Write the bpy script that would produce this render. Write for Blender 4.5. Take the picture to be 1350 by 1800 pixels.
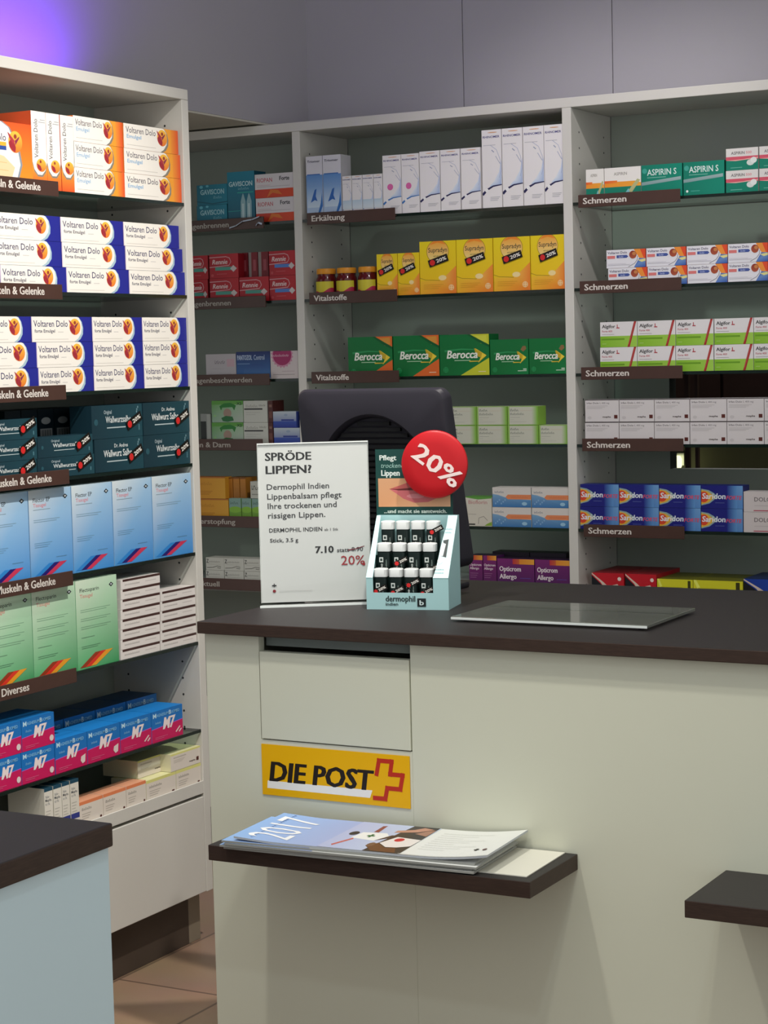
import bpy, bmesh, math, random
from mathutils import Vector, Matrix
random.seed(7)
C = bpy.context
SC = C.scene
for o in list(bpy.data.objects):
    bpy.data.objects.remove(o)

# ------------------------------------------------------------------ camera
EYE = 1.42
YAW, PITCH, ROLL, FPX = 0.501569, 0.0798388, 0.0246627, 3478.2
cy, sy = math.cos(YAW), math.sin(YAW)
fwd = Vector((-sy*math.cos(PITCH), cy*math.cos(PITCH), -math.sin(PITCH)))
rgt = Vector((cy, sy, 0)); dwn = fwd.cross(rgt)
r2 = math.cos(ROLL)*rgt + math.sin(ROLL)*dwn
d2 = -math.sin(ROLL)*rgt + math.cos(ROLL)*dwn
cam_d = bpy.data.cameras.new('camera'); cam = bpy.data.objects.new('camera', cam_d)
SC.collection.objects.link(cam)
m = Matrix((r2, -d2, -fwd)).transposed().to_4x4(); m.translation = (0, 0, EYE)
cam.matrix_world = m
cam_d.sensor_fit = 'VERTICAL'; cam_d.sensor_height = 36.0; cam_d.lens = FPX/1800*36
cam_d.clip_start = 0.05
SC.camera = cam

# ------------------------------------------------------------------ light and exposure
SC.view_settings.view_transform = 'Standard'
SC.view_settings.look = 'None'
SC.view_settings.exposure = 0.0
SC.view_settings.gamma = 1.0
SC.view_settings.use_curve_mapping = False
w = bpy.data.worlds.new('world'); SC.world = w; w.use_nodes = True
bg = w.node_tree.nodes['Background']
bg.inputs[0].default_value = (0.90, 0.92, 0.92, 1); bg.inputs[1].default_value = 0.86

def spot(name, loc, target, power, angle, blend=0.6, color=(1, .95, .86), radius=0.05):
    l = bpy.data.lights.new(name, 'SPOT'); l.energy = power; l.spot_size = math.radians(angle)
    l.spot_blend = blend; l.color = color; l.shadow_soft_size = radius
    o = bpy.data.objects.new(name, l); SC.collection.objects.link(o); o.location = loc
    o.rotation_euler = (Vector(target)-Vector(loc)).to_track_quat('-Z', 'Y').to_euler()
    return o
spot('ceiling_spot', (-1.30, 3.05, 3.04), (-2.68, 3.45, 1.05), 215, 60, .9, (1, .94, .87), .03)
spot('ceiling_spot', (-1.85, 2.30, 3.04), (-1.75, 3.05, 0.75), 98, 60, .9, (1, .975, .90))
spot('ceiling_spot', (-1.55, 3.45, 3.04), (-1.98, 4.72, 1.70), 66, 48, .9, (1, .96, .95))
spot('ceiling_spot', (-1.00, 3.45, 3.04), (-1.35, 4.72, 1.60), 30, 60, .9, (1, .97, .93))
spot('ceiling_spot', (-0.75, 2.10, 3.04), (-0.9, 3.1, 0.9), 45, 80, .9, (1, .97, .86))
spot('ceiling_spot', (-0.55, 1.00, 3.04), (-1.5, 1.6, 0.6), 30, 80, .9, (.80, .92, 1))
a = bpy.data.lights.new('ceiling_panel', 'AREA'); a.energy = 14; a.shape = 'RECTANGLE'; a.size = 2.2; a.size_y = 1.6; a.color = (.93, 1, .95)
ao = bpy.data.objects.new('ceiling_panel', a); SC.collection.objects.link(ao); ao.location = (-1.0, 2.2, 3.02)
# violet wash light standing on top of the left unit, against the wall
a = bpy.data.lights.new('violet_wash_light', 'AREA'); a.energy = 2.7; a.spread = 2.6; a.shape = 'RECTANGLE'; a.size = 0.6; a.size_y = 0.06; a.color = (.19, .005, 1)
ao = bpy.data.objects.new('violet_wash_light', a); SC.collection.objects.link(ao); ao.location = (-2.80, 3.52, 2.072)
ao.rotation_euler = Vector((-0.13, 0, 0.35)).to_track_quat('-Z', 'Y').to_euler()

# ------------------------------------------------------------------ helpers
def lin(h, a=1.0):
    h = h.lstrip('#'); out = []
    for i in (0, 2, 4):
        c = int(h[i:i+2], 16)/255
        out.append(c/12.92 if c <= .04045 else ((c+.055)/1.055)**2.4)
    return (*out, a)
MATS = {}
def mat(name, col, rough=.5, spec=.4, metal=0, trans=0, ior=1.45, noise=0, nscale=8, bump=0, stretch=None, alpha=None):
    if name in MATS: return MATS[name]
    m = bpy.data.materials.new(name); m.use_nodes = True; nt = m.node_tree
    b = nt.nodes['Principled BSDF']; c = lin(col)
    b.inputs['Base Color'].default_value = c; b.inputs['Roughness'].default_value = rough
    b.inputs['Specular IOR Level'].default_value = spec; b.inputs['Metallic'].default_value = metal
    b.inputs['Transmission Weight'].default_value = trans; b.inputs['IOR'].default_value = ior
    if noise or bump:
        tc = nt.nodes.new('ShaderNodeTexCoord'); mp = nt.nodes.new('ShaderNodeMapping')
        n = nt.nodes.new('ShaderNodeTexNoise'); n.inputs['Scale'].default_value = nscale; n.inputs['Detail'].default_value = 5
        if stretch: mp.inputs['Scale'].default_value = stretch
        nt.links.new(tc.outputs['Object'], mp.inputs[0]); nt.links.new(mp.outputs[0], n.inputs['Vector'])
        if noise:
            r = nt.nodes.new('ShaderNodeValToRGB')
            r.color_ramp.elements[0].color = tuple(x*(1-noise) for x in c[:3])+(1,)
            r.color_ramp.elements[1].color = tuple(min(1, x*(1+noise)) for x in c[:3])+(1,)
            r.color_ramp.elements[0].position = .3; r.color_ramp.elements[1].position = .7
            nt.links.new(n.outputs['Fac'], r.inputs[0]); nt.links.new(r.outputs[0], b.inputs['Base Color'])
        if bump:
            bp = nt.nodes.new('ShaderNodeBump'); bp.inputs['Strength'].default_value = bump; bp.inputs['Distance'].default_value = .002
            nt.links.new(n.outputs['Fac'], bp.inputs['Height']); nt.links.new(bp.outputs[0], b.inputs['Normal'])
    MATS[name] = m
    return m
def glass_mat(name, tint, gloss=0, rough=.03):
    if name in MATS: return MATS[name]
    m = bpy.data.materials.new(name); m.use_nodes = True; nt = m.node_tree
    nt.nodes.remove(nt.nodes['Principled BSDF']); out = nt.nodes['Material Output']
    t = nt.nodes.new('ShaderNodeBsdfTransparent'); t.inputs[0].default_value = lin(tint)
    g = nt.nodes.new('ShaderNodeBsdfGlossy'); g.inputs['Roughness'].default_value = rough
    fr = nt.nodes.new('ShaderNodeFresnel'); fr.inputs[0].default_value = 1.45
    mx = nt.nodes.new('ShaderNodeMixShader')
    geo = nt.nodes.new('ShaderNodeNewGeometry'); inv = nt.nodes.new('ShaderNodeMath'); inv.operation = 'SUBTRACT'; inv.inputs[0].default_value = 1
    mul = nt.nodes.new('ShaderNodeMath'); mul.operation = 'MULTIPLY'; ad = nt.nodes.new('ShaderNodeMath'); ad.operation = 'ADD'; ad.use_clamp = True; ad.inputs[1].default_value = gloss
    nt.links.new(geo.outputs['Backfacing'], inv.inputs[1]); nt.links.new(inv.outputs[0], mul.inputs[0]); nt.links.new(fr.outputs[0], ad.inputs[0]); nt.links.new(ad.outputs[0], mul.inputs[1])
    nt.links.new(mul.outputs[0], mx.inputs[0]); nt.links.new(t.outputs[0], mx.inputs[1]); nt.links.new(g.outputs[0], mx.inputs[2])
    nt.links.new(mx.outputs[0], out.inputs[0]); MATS[name] = m
    return m
def print_mat():
    m = bpy.data.materials.new('printed_card'); m.use_nodes = True; nt = m.node_tree
    b = nt.nodes['Principled BSDF']; b.inputs['Roughness'].default_value = .42; b.inputs['Specular IOR Level'].default_value = .35
    at = nt.nodes.new('ShaderNodeAttribute'); at.attribute_name = 'print'
    nt.links.new(at.outputs['Color'], b.inputs['Base Color']); MATS['printed_card'] = m
    return m
PRINT = print_mat()

def link(o, parent=None):
    SC.collection.objects.link(o)
    if parent: o.parent = parent
    return o
def tag(o, label=None, cat=None, group=None, kind=None):
    if label: o['label'] = label
    if cat: o['category'] = cat
    if group: o['group'] = group
    if kind: o['kind'] = kind
    return o
def empty(name, loc, rz=0):
    o = bpy.data.objects.new(name, None); o.empty_display_size = .05
    SC.collection.objects.link(o); o.location = loc; o.rotation_euler = (0, 0, rz)
    return o

class MB:
    """collects boxes, prisms and tubes; several materials by index"""
    def __init__(s): s.v = []; s.f = []; s.mi = []
    def poly(s, pts, mi=0):
        b = len(s.v); s.v += [tuple(p) for p in pts]; s.f.append(tuple(range(b, b+len(pts)))); s.mi.append(mi)
    def box(s, x0, x1, y0, y1, z0, z1, mi=0, mis=None):
        b = len(s.v)
        s.v += [(x0,y0,z0),(x1,y0,z0),(x1,y1,z0),(x0,y1,z0),(x0,y0,z1),(x1,y0,z1),(x1,y1,z1),(x0,y1,z1)]
        fs = [(0,3,2,1),(4,5,6,7),(0,1,5,4),(1,2,6,5),(2,3,7,6),(3,0,4,7)]   # bottom top front right back left
        for i, f in enumerate(fs):
            s.f.append(tuple(b+k for k in f)); s.mi.append(mis[i] if mis else mi)
    def bbox(s, x0, x1, y0, y1, z0, z1, r=.003, seg=2, mi=0):
        bm = bmesh.new()
        vs = [bm.verts.new(p) for p in [(x0,y0,z0),(x1,y0,z0),(x1,y1,z0),(x0,y1,z0),(x0,y0,z1),(x1,y0,z1),(x1,y1,z1),(x0,y1,z1)]]
        for f in [(0,3,2,1),(4,5,6,7),(0,1,5,4),(1,2,6,5),(2,3,7,6),(3,0,4,7)]: bm.faces.new([vs[k] for k in f])
        bmesh.ops.bevel(bm, geom=bm.edges[:], offset=r, segments=seg, affect='EDGES', profile=.5)
        s.add_bm(bm, mi); bm.free()
    def add_bm(s, bm, mi=0):
        b = len(s.v); bm.verts.index_update(); s.v += [tuple(v.co) for v in bm.verts]
        for f in bm.faces: s.f.append(tuple(b+v.index for v in f.verts)); s.mi.append(mi)
    def loops(s, loops, mi=0, cap0=True, cap1=True):
        n = len(loops[0]); b = len(s.v)
        for l in loops: s.v += [tuple(p) for p in l]
        for k in range(len(loops)-1):
            for i in range(n):
                j = (i+1) % n
                s.f.append((b+k*n+i, b+k*n+j, b+(k+1)*n+j, b+(k+1)*n+i)); s.mi.append(mi)
        if cap0: s.f.append(tuple(b+i for i in reversed(range(n)))); s.mi.append(mi)
        if cap1: s.f.append(tuple(b+(len(loops)-1)*n+i for i in range(n))); s.mi.append(mi)
    def lathe(s, cx, cy_, prof, n=24, mi=0):
        s.loops([[(cx+r*math.cos(2*math.pi*i/n), cy_+r*math.sin(2*math.pi*i/n), z) for i in range(n)] for r, z in prof], mi)
    def build(s, name, mats, parent=None, smooth=False):
        me = bpy.data.meshes.new(name); me.from_pydata(s.v, [], s.f)
        if not isinstance(mats, (list, tuple)): mats = [mats]
        for m_ in mats: me.materials.append(m_)
        for p, i in zip(me.polygons, s.mi): p.material_index = i; p.use_smooth = smooth
        me.update()
        bm = bmesh.new(); bm.from_mesh(me); bmesh.ops.recalc_face_normals(bm, faces=bm.faces); bm.to_mesh(me); bm.free()
        if smooth: me.set_sharp_from_angle(angle=math.radians(35))
        return link(bpy.data.objects.new(name, me), parent)
def box_obj(name, b, mats, parent=None, r=0):
    q = MB(); (q.bbox(*b, r=r) if r else q.box(*b)); return q.build(name, mats, parent)

# ------------------------------------------------------------------ lettering (built-in font turned into flat triangles)
TXT = {}
def glyphs(s, bold=0):
    k = (s, bold)
    if k in TXT: return TXT[k]
    cu = bpy.data.curves.new('lettering', 'FONT'); cu.body = s; cu.resolution_u = 2; cu.offset = bold; cu.size = 1
    o = bpy.data.objects.new('lettering', cu); SC.collection.objects.link(o)
    dg = C.evaluated_depsgraph_get(); dg.update()
    me = o.evaluated_get(dg).to_mesh(); me.calc_loop_triangles()
    vs = [(v.co.x, v.co.y) for v in me.vertices]; ts = [tuple(t.vertices) for t in me.loop_triangles]
    o.evaluated_get(dg).to_mesh_clear(); bpy.data.objects.remove(o); bpy.data.curves.remove(cu)
    x0 = min(v[0] for v in vs); x1 = max(v[0] for v in vs)
    TXT[k] = ([(v[0]-x0, v[1]) for v in vs], ts, x1-x0)
    return TXT[k]
CAP = max(v[1] for v in glyphs('H')[0])

def clip(poly, w, h):
    """cut a polygon of (x, y, colour) to the card"""
    for ax, lim, sgn in ((0, 0, 1), (0, w, -1), (1, 0, 1), (1, h, -1)):
        out = []
        for i in range(len(poly)):
            p, q = poly[i-1], poly[i]
            dp, dq = sgn*(p[ax]-lim), sgn*(q[ax]-lim)
            if (dp >= 0) != (dq >= 0):
                t = dp/(dp-dq)
                out.append((p[0]+(q[0]-p[0])*t, p[1]+(q[1]-p[1])*t, tuple(a_+(b_-a_)*t for a_, b_ in zip(p[2], q[2]))))
            if dq >= 0: out.append(q)
        poly = out
        if not poly: return None
    return poly if len(poly) > 2 else None

class Card:
    """a printed surface: polygons in unit coordinates (u right, v up) stacked in hair-thin layers"""
    def __init__(s, w, h): s.w, s.h = w, h; s.v = []; s.f = []; s.k = []; s.layer = 0
    def _add(s, poly, step=True, doclip=True):
        if step: s.layer += 1
        if doclip: poly = clip(poly, s.w, s.h)
        if not poly: return
        b = len(s.v)
        for x, y, c in poly: s.v.append((x, y, s.layer)); s.k.append(c)
        s.f.append(tuple(range(b, b+len(poly))))
    def p(s, pts, col): c = lin(col); s._add([(u*s.w, v*s.h, c) for u, v in pts])
    def g(s, pts): s._add([(u*s.w, v*s.h, lin(c)) for u, v, c in pts])
    def r(s, u0, v0, u1, v1, col): s.p([(u0, v0), (u1, v0), (u1, v1), (u0, v1)], col)
    def vg(s, u0, v0, u1, v1, c0, c1): s.g([(u0, v0, c0), (u1, v0, c0), (u1, v1, c1), (u0, v1, c1)])
    def hg(s, u0, v0, u1, v1, c0, c1): s.g([(u0, v0, c0), (u1, v0, c1), (u1, v1, c1), (u0, v1, c0)])
    def e(s, u, v, ru, rv, col, n=20, a0=0, a1=360, col2=None):
        c = lin(col); cc = lin(col2) if col2 else c; pts = []
        for i in range(n):
            a_ = math.radians(a0+(a1-a0)*i/(n-1 if a1-a0 < 360 else n)); t = .5+.5*math.sin(a_)
            pts.append(((u+ru*math.cos(a_))*s.w, (v+rv*math.sin(a_))*s.h, tuple(x+(y-x)*t for x, y in zip(c, cc))))
        s._add(pts)
    def c(s, u, v, rv, col, n=20): s.e(u, v, rv*s.h/s.w, rv, col, n)
    def line(s, pts, wd, col, wd1=None):
        """stroke; widths in card heights"""
        s.layer += 1; c = lin(col); P = [(u*s.w, v*s.h) for u, v in pts]; n = len(P)
        L, R = [], []
        for i, p_ in enumerate(P):
            a_, b_ = P[max(0, i-1)], P[min(n-1, i+1)]
            dx, dy = b_[0]-a_[0], b_[1]-a_[1]; ln = math.hypot(dx, dy) or 1
            k = wd if wd1 is None else wd+(wd1-wd)*i/(n-1)
            k *= s.h/2
            L.append((p_[0]-dy/ln*k, p_[1]+dx/ln*k)); R.append((p_[0]+dy/ln*k, p_[1]-dx/ln*k))
        for i in range(n-1): s._add([(*L[i], c), (*R[i], c), (*R[i+1], c), (*L[i+1], c)], False)
    def seg(s, pts, wd, col):
        """mitre-free straight strokes with square joints"""
        c = lin(col); k = wd*s.h/2
        for a_, b_ in zip(pts, pts[1:]):
            s.layer += 1
            ax, ay, bx, by = a_[0]*s.w, a_[1]*s.h, b_[0]*s.w, b_[1]*s.h
            ln = math.hypot(bx-ax, by-ay); dx, dy = (bx-ax)/ln*k, (by-ay)/ln*k
            s._add([(ax-dx-dy, ay-dy+dx, c), (ax-dx+dy, ay-dy-dx, c), (bx+dx+dy, by+dy-dx, c), (bx+dx-dy, by+dy+dx, c)], False)
    def t(s, txt, u, v, cap, width, col, bold=0, shear=0, rot=0, col2=None):
        vs, ts, tw = glyphs(txt, min(bold, .012)); c = lin(col); c2 = lin(col2) if col2 else c
        vert = abs(rot-90) < 1
        H = cap*(s.w if vert else s.h); W = width*(s.h if vert else s.w)
        sx, sy_ = W/tw, H/CAP; a_ = math.radians(rot); ca, sa = math.cos(a_), math.sin(a_)
        n_ = 1 if bold <= .025 else 3          # heavy lettering: the same glyphs again, a hair to each side
        for dx in ([0] if n_ == 1 else [-bold*.55*H/CAP, bold*.55*H/CAP, 0]):
          s.layer += 1
          for t_ in ts:
            tri = []
            for k in t_:
                x, y = vs[k][0]*sx+dx, vs[k][1]*sy_; x += y*shear; q = max(0, min(1, vs[k][1]/CAP))
                tri.append((u*s.w+x*ca-y*sa, v*s.h+x*sa+y*ca, tuple(m_+(n_-m_)*q for m_, n_ in zip(c, c2))))
            s._add(tri, False)
    def sq(s, u, v, cap, width, col):
        """a word too small to read: short uneven strokes"""
        n = max(4, int(width*s.w/(cap*s.h*.42))); s.layer += 1; c = lin(col); st = width/n
        for i in range(n):
            hh = cap*(1 if i == 0 else (.62, .7, .98, .64)[(i*5+n) % 4]); x = u+i*st
            for a_, b_, lo, hi in ((0, .30, 0, hh), (.30, .72, hh*.72 if i % 2 else 0, hh if i % 2 else hh*.25)):
                s._add([((x+a_*st)*s.w, (v+lo)*s.h, c), ((x+b_*st)*s.w, (v+lo)*s.h, c), ((x+b_*st)*s.w, (v+hi)*s.h, c), ((x+a_*st)*s.w, (v+hi)*s.h, c)], False)
    def bars(s, u, v, width, n, pitch, col, th=.02):
        for i in range(n): s.r(u, v-i*pitch, u+width*(1-.25*((i*7) % 3)/2), v-i*pitch+th, col)
    def mesh(s, name, body=None, depth=0, top=None, side=None, layer=.00004):
        """front at local y=0 facing -y; x centred; with a carton body behind it when depth is given"""
        V, F, K = [], [], []
        W, H, D = s.w, s.h, depth
        if depth:
            x = W/2; cb = lin(body); ct = lin(top or body); cs = lin(side or body)
            P = [(-x,0,0),(x,0,0),(x,D,0),(-x,D,0),(-x,0,H),(x,0,H),(x,D,H),(-x,D,H)]
            for f, c in (((0,3,2,1),cb),((4,5,6,7),ct),((0,1,5,4),cb),((1,2,6,5),cs),((2,3,7,6),cb),((3,0,4,7),cs)):
                b = len(V); V += [P[k] for k in f]; K += [c]*4; F.append(tuple(range(b, b+4)))
            bm = None
        b = len(V)
        V += [(x_-W/2, -(l)*layer, z_) for x_, z_, l in s.v]; K += s.k
        F += [tuple(b+k for k in f) for f in s.f]
        me = bpy.data.meshes.new(name); me.from_pydata(V, [], F)
        at = me.color_attributes.new('print', 'FLOAT_COLOR', 'POINT')
        at.data.foreach_set('color', [x_ for c in K for x_ in c])
        me.materials.append(PRINT); me.update()
        return me

# ------------------------------------------------------------------ materials of the room and furniture
WHITE = mat('white_laminate', '#d6d3cc', .38, .35, noise=.015, nscale=5)
WHITE_IN = mat('grey_white_laminate', '#b4b6b3', .5, .3)
BACKP = mat('shaded_back_panel', '#a1a99f', .6, .25)  # white panel greyed and greened: interior shade and glints put into the colour
COUNTER = mat('white_counter_front', '#d6d6c3', .42, .35, noise=.012, nscale=4)
BLUISH = mat('pale_blue_counter_front', '#c6d8dd', .45, .35)
TOPM = mat('dark_worktop', '#2e2a2a', .5, .3, noise=.10, nscale=60, stretch=(1, 12, 1))
EDGE = mat('dark_brown_edge', '#3b2c25', .5, .35, noise=.18, nscale=50, stretch=(1, 1, 10))
GLASS = glass_mat('shelf_glass', '#cfdad6')
GEDGE = mat('glass_edge', '#16241f', .15, .5)
SIGNB = mat('brown_sign_plastic', '#4a332c', .38, .45, noise=.05, nscale=20)
PLINTH = mat('dark_plinth', '#4c4139', .45, .4, noise=.08, nscale=12)
BLACKP = mat('black_plastic', '#26252a', .42, .4, noise=.04, nscale=200, bump=.05)
HOLE = mat('pin_hole_dark', '#3a3c3c', .9, .1)
ACRYL = glass_mat('clear_acrylic', '#fcfdfc')
TRAYG = mat('glossy_tray_glass', '#a0a39a', .05, 1, .4); TRAYG.node_tree.nodes['Principled BSDF'].inputs['Alpha'].default_value = .6
ACEDGE = mat('frosted_acrylic_edge', '#e6ebe8', .25, .5)
WALL = mat('painted_wall', '#b9b6bd', .85, .15, noise=.02, nscale=3)
OLIVE = mat('olive_grey_paint', '#8d8b7e', .85, .15)
CHROME = mat('brushed_metal', '#b8bab8', .3, .5, metal=1)

def tile_mat():
    m = bpy.data.materials.new('floor_tiles'); m.use_nodes = True; nt = m.node_tree; b = nt.nodes['Principled BSDF']
    tc = nt.nodes.new('ShaderNodeTexCoord'); mp = nt.nodes.new('ShaderNodeMapping'); mp.inputs['Rotation'].default_value = (0, 0, math.pi/2)
    br = nt.nodes.new('ShaderNodeTexBrick'); br.inputs['Scale'].default_value = 1
    br.inputs['Color1'].default_value = lin('#a3886f'); br.inputs['Color2'].default_value = lin('#9b816a'); br.inputs['Mortar'].default_value = lin('#6f5c4c')
    br.inputs['Mortar Size'].default_value = .004; br.inputs['Brick Width'].default_value = .6; br.inputs['Row Height'].default_value = .3; br.inputs['Mortar Smooth'].default_value = .2
    n = nt.nodes.new('ShaderNodeTexNoise'); n.inputs['Scale'].default_value = 4; n.inputs['Detail'].default_value = 8
    mx = nt.nodes.new('ShaderNodeMix'); mx.data_type = 'RGBA'; mx.blend_type = 'MULTIPLY'; mx.inputs[0].default_value = .35
    nt.links.new(tc.outputs['Object'], mp.inputs[0]); nt.links.new(mp.outputs[0], br.inputs['Vector']); nt.links.new(tc.outputs['Object'], n.inputs['Vector'])
    nt.links.new(br.outputs['Color'], mx.inputs[6]); nt.links.new(n.outputs['Color'], mx.inputs[7]); nt.links.new(mx.outputs[2], b.inputs['Base Color'])
    b.inputs['Roughness'].default_value = .35
    return m
TILE = tile_mat()

# ------------------------------------------------------------------ the room
XL, YB, CEIL = -2.93, 4.95, 3.06
o = box_obj('floor', (-4.6, 2.2, -1.2, 6.4, -.05, 0), TILE); tag(o, kind='structure')
o = box_obj('wall_left', (XL-.10, XL, -1.2, 3.949, 0, CEIL), WALL); tag(o, kind='structure')
q = MB(); q.box(XL-.10, XL, 3.949, YB, 2.064, CEIL); q.box(-3.75, XL-.1, 3.949, YB, 2.064, 2.11)      # bulkhead above the corner passage
o = q.build('wall_bulkhead', WALL); tag(o, kind='structure')
o = box_obj('trim_2', (-3.74, XL-.0005, 3.95, YB-.001, 2.0585, 2.0635), mat('soffit_bounce_tint', '#d6d2c4', .85, .15)); tag(o, kind='structure')  # added panel, paler than the bulkhead: bounce light put into its colour
o = box_obj('wall_passage', (-3.85, -3.75, 3.85, YB, 0, 2.2), OLIVE); tag(o, kind='structure')
# back wall with the hatch behind the right bay; thin grooves between its wall panels
HX0, HX1, HZ0, HZ1 = -1.843, -1.245, 1.098, 1.347
q = MB()
q.box(-3.85, HX0, YB, YB+.035, 0, 2.0); q.box(HX1, 2.2, YB, YB+.035, 0, 2.0)
q.box(HX0, HX1, YB, YB+.035, 0, HZ0); q.box(HX0, HX1, YB, YB+.035, HZ1, 2.0)
xs = [-3.85, -2.432, -1.993, -1.554, -1.115, -.676, -.237, 2.2]
for a_, b_ in zip(xs, xs[1:]): q.box(a_+.0012, b_-.0012, YB, YB+.02, 2.0, CEIL)
q.box(-3.85, 2.2, YB+.02, YB+.08, 2.0, CEIL)
o = q.build('wall_back', WALL); tag(o, kind='structure')
o = box_obj('ceiling', (-3.9, 2.2, 1.2, YB+.08, CEIL, CEIL+.08), mat('ceiling_paint', '#c9c8c4', .9, .1)); tag(o, kind='structure')
# the room behind the hatch
q = MB(); q.box(-2.5, -.6, 6.1, 6.2, 0, 2.6); q.box(-2.6, -2.5, YB+.08, 6.2, 0, 2.6); q.box(-.6, -.5, YB+.08, 6.2, 0, 2.6)
o = q.build('wall_far', mat('far_wall_paint', '#a7a888', .8, .2)); tag(o, kind='structure')
cab = empty('wall_cupboard', (-1.72, 6.1, 1.19)); tag(cab, 'dark brown wall cupboard seen through hatch behind right bay', 'cupboard')
DB = mat('dark_oak', '#3a2522', .5, .35, noise=.1, nscale=20)
box_obj('body', (-.60, .22, -.50, -.002, 0, .6), DB, cab)
for k in range(2): box_obj('door', (-.615+k*.42, -.205+k*.42, -.518, -.501, .005, .595), DB, cab)
lampt = empty('wall_lamp', (-2.238, 6.10, 1.016)); tag(lampt, 'small bright lamp seen through hatch behind right bay', 'lamp')
LG = bpy.data.materials.new('lit_lamp_glass'); LG.use_nodes = True
e_ = LG.node_tree.nodes['Principled BSDF']; e_.inputs['Emission Color'].default_value = (1, 1, .55, 1); e_.inputs['Emission Strength'].default_value = 1.6
q = MB(); q.lathe(0, -.055, [(.001, .008), (.017, .011), (.021, .02), (.021, .042), (.016, .052), (.001, .054)], 16); q.build('shade', LG, lampt, True)
box_obj('wall_plate', (-.02, .02, -.03, -.002, .02, .06), CHROME, lampt)
l_ = bpy.data.lights.new('wall_lamp_light', 'POINT'); l_.energy = 4; l_.color = (1, 1, .7); l_.shadow_soft_size = .03
lo = bpy.data.objects.new('wall_lamp_light', l_); SC.collection.objects.link(lo); lo.location = (0, -.13, .2); lo.parent = lampt
a = bpy.data.lights.new('back_room_light', 'AREA'); a.energy = 3.2; a.size = .8; a.color = (1, 1, .85)
ao = bpy.data.objects.new('back_room_light', a); SC.collection.objects.link(ao); ao.location = (-1.4, 5.55, 2.5)
for i, (x0, x1) in enumerate(((-1.819, -1.808), (-1.791, -1.783))):
    q = MB(); q.box(x0, x1, YB+.038, YB+.052, HZ0-.02, HZ1+.02)
    tag(q.build('window_%d' % (i+1), DB), kind='structure')

o = box_obj('trim_1', (HX0, HX0+.0012, YB-.011, YB+.036, HZ0, HZ1), mat('grey_hatch_frame', '#3c4042', .6)); tag(o, kind='structure')

# ------------------------------------------------------------------ left shelf unit (front in the plane x = -2.666)
LXF, LXB = -2.666, -2.928
ZL = [1.787, 1.570, 1.354, 1.171, .957, .741, .528]
unit = empty('shelf_unit', (-2.80, 3.535, 0))
tag(unit, 'tall white open shelf unit at left wall, packed with boxed remedies', 'shelf unit')
def rel(o, base):
    """give a part made in world coordinates to its thing"""
    o.parent = base; o.matrix_parent_inverse = Matrix.Translation(-Vector(base.location)); return o
def part(name, b, mats, base, r=.0015):
    return rel(box_obj(name, b, mats, None, r), base)
def holes(qd, x0, x1, y, z0, z1, axis, sgn):
    z = z0
    while z < z1:
        for p_ in (x0, x1):
            pts = []
            for i in range(8):
                a_ = 2*math.pi*i/8; dx, dz = .0028*math.cos(a_), .0028*math.sin(a_)
                pts.append((p_+dx, y+sgn*.0004, z+dz) if axis == 'y' else (y+sgn*.0004, p_+dx, z+dz))
            qd.poly(pts, 1)
        z += .040
def side_panel(b, base, axis, sgns):
    q = MB(); q.bbox(*b, r=.0012)
    if axis == 'y':
        for s_ in sgns: holes(q, b[0]+.05, b[1]-.05, b[2] if s_ < 0 else b[3], .45, 1.98, 'y', s_)
    else:
        for s_ in sgns: holes(q, b[2]+.05, b[3]-.05, b[0] if s_ < 0 else b[1], .45, 1.98, 'x', s_)
    return rel(q.build('side_panel', [WHITE, HOLE]), base)
side_panel((LXB, LXF, 3.921, 3.948, .128, 2.028), unit, 'y', (-1,))
side_panel((LXB, LXF, 3.120, 3.146, .128, 2.028), unit, 'y', (1,))
part('top_panel', (LXB, LXF, 3.120, 3.948, 2.0283, 2.053), WHITE, unit)
part('back_panel', (LXB, LXB+.006, 3.1465, 3.9205, .128, 2.028), BACKP, unit, 0)
def glass_shelf(b, base):
    q = MB()
    q.box(*b, mis=[0, 0, 1, 1, 1, 1])
    return rel(q.build('glass_shelf', [GLASS, GEDGE]), base)
for z in ZL: glass_shelf((LXB+.008, LXF-.002, 3.1468, 3.9202, z-.008, z-.0004), unit)
q = MB(); q.box(LXB+.008, LXF-.026, 3.1468, 3.9202, .355, .3746); q.box(LXF-.026, LXF-.004, 3.1468, 3.9202, .3715, .3746); q.bbox(LXF-.004, LXF, 3.1468, 3.9202, .371, .402, r=.001)
rel(q.build('bottom_deck', WHITE), unit)
part('drawer_front', (LXF-.018, LXF, 3.1475, 3.9195, .130, .3635), WHITE, unit)
part('plinth', (LXF-.10, LXF-.04, 3.12, 3.897, 0, .1278), PLINTH, unit)
part('plinth_end', (LXF-.10, LXF-.0405, 3.8975, 3.947, 0, .1278), mat('grey_brown_plinth_end', '#8a8070', .3, .5), unit)

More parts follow.
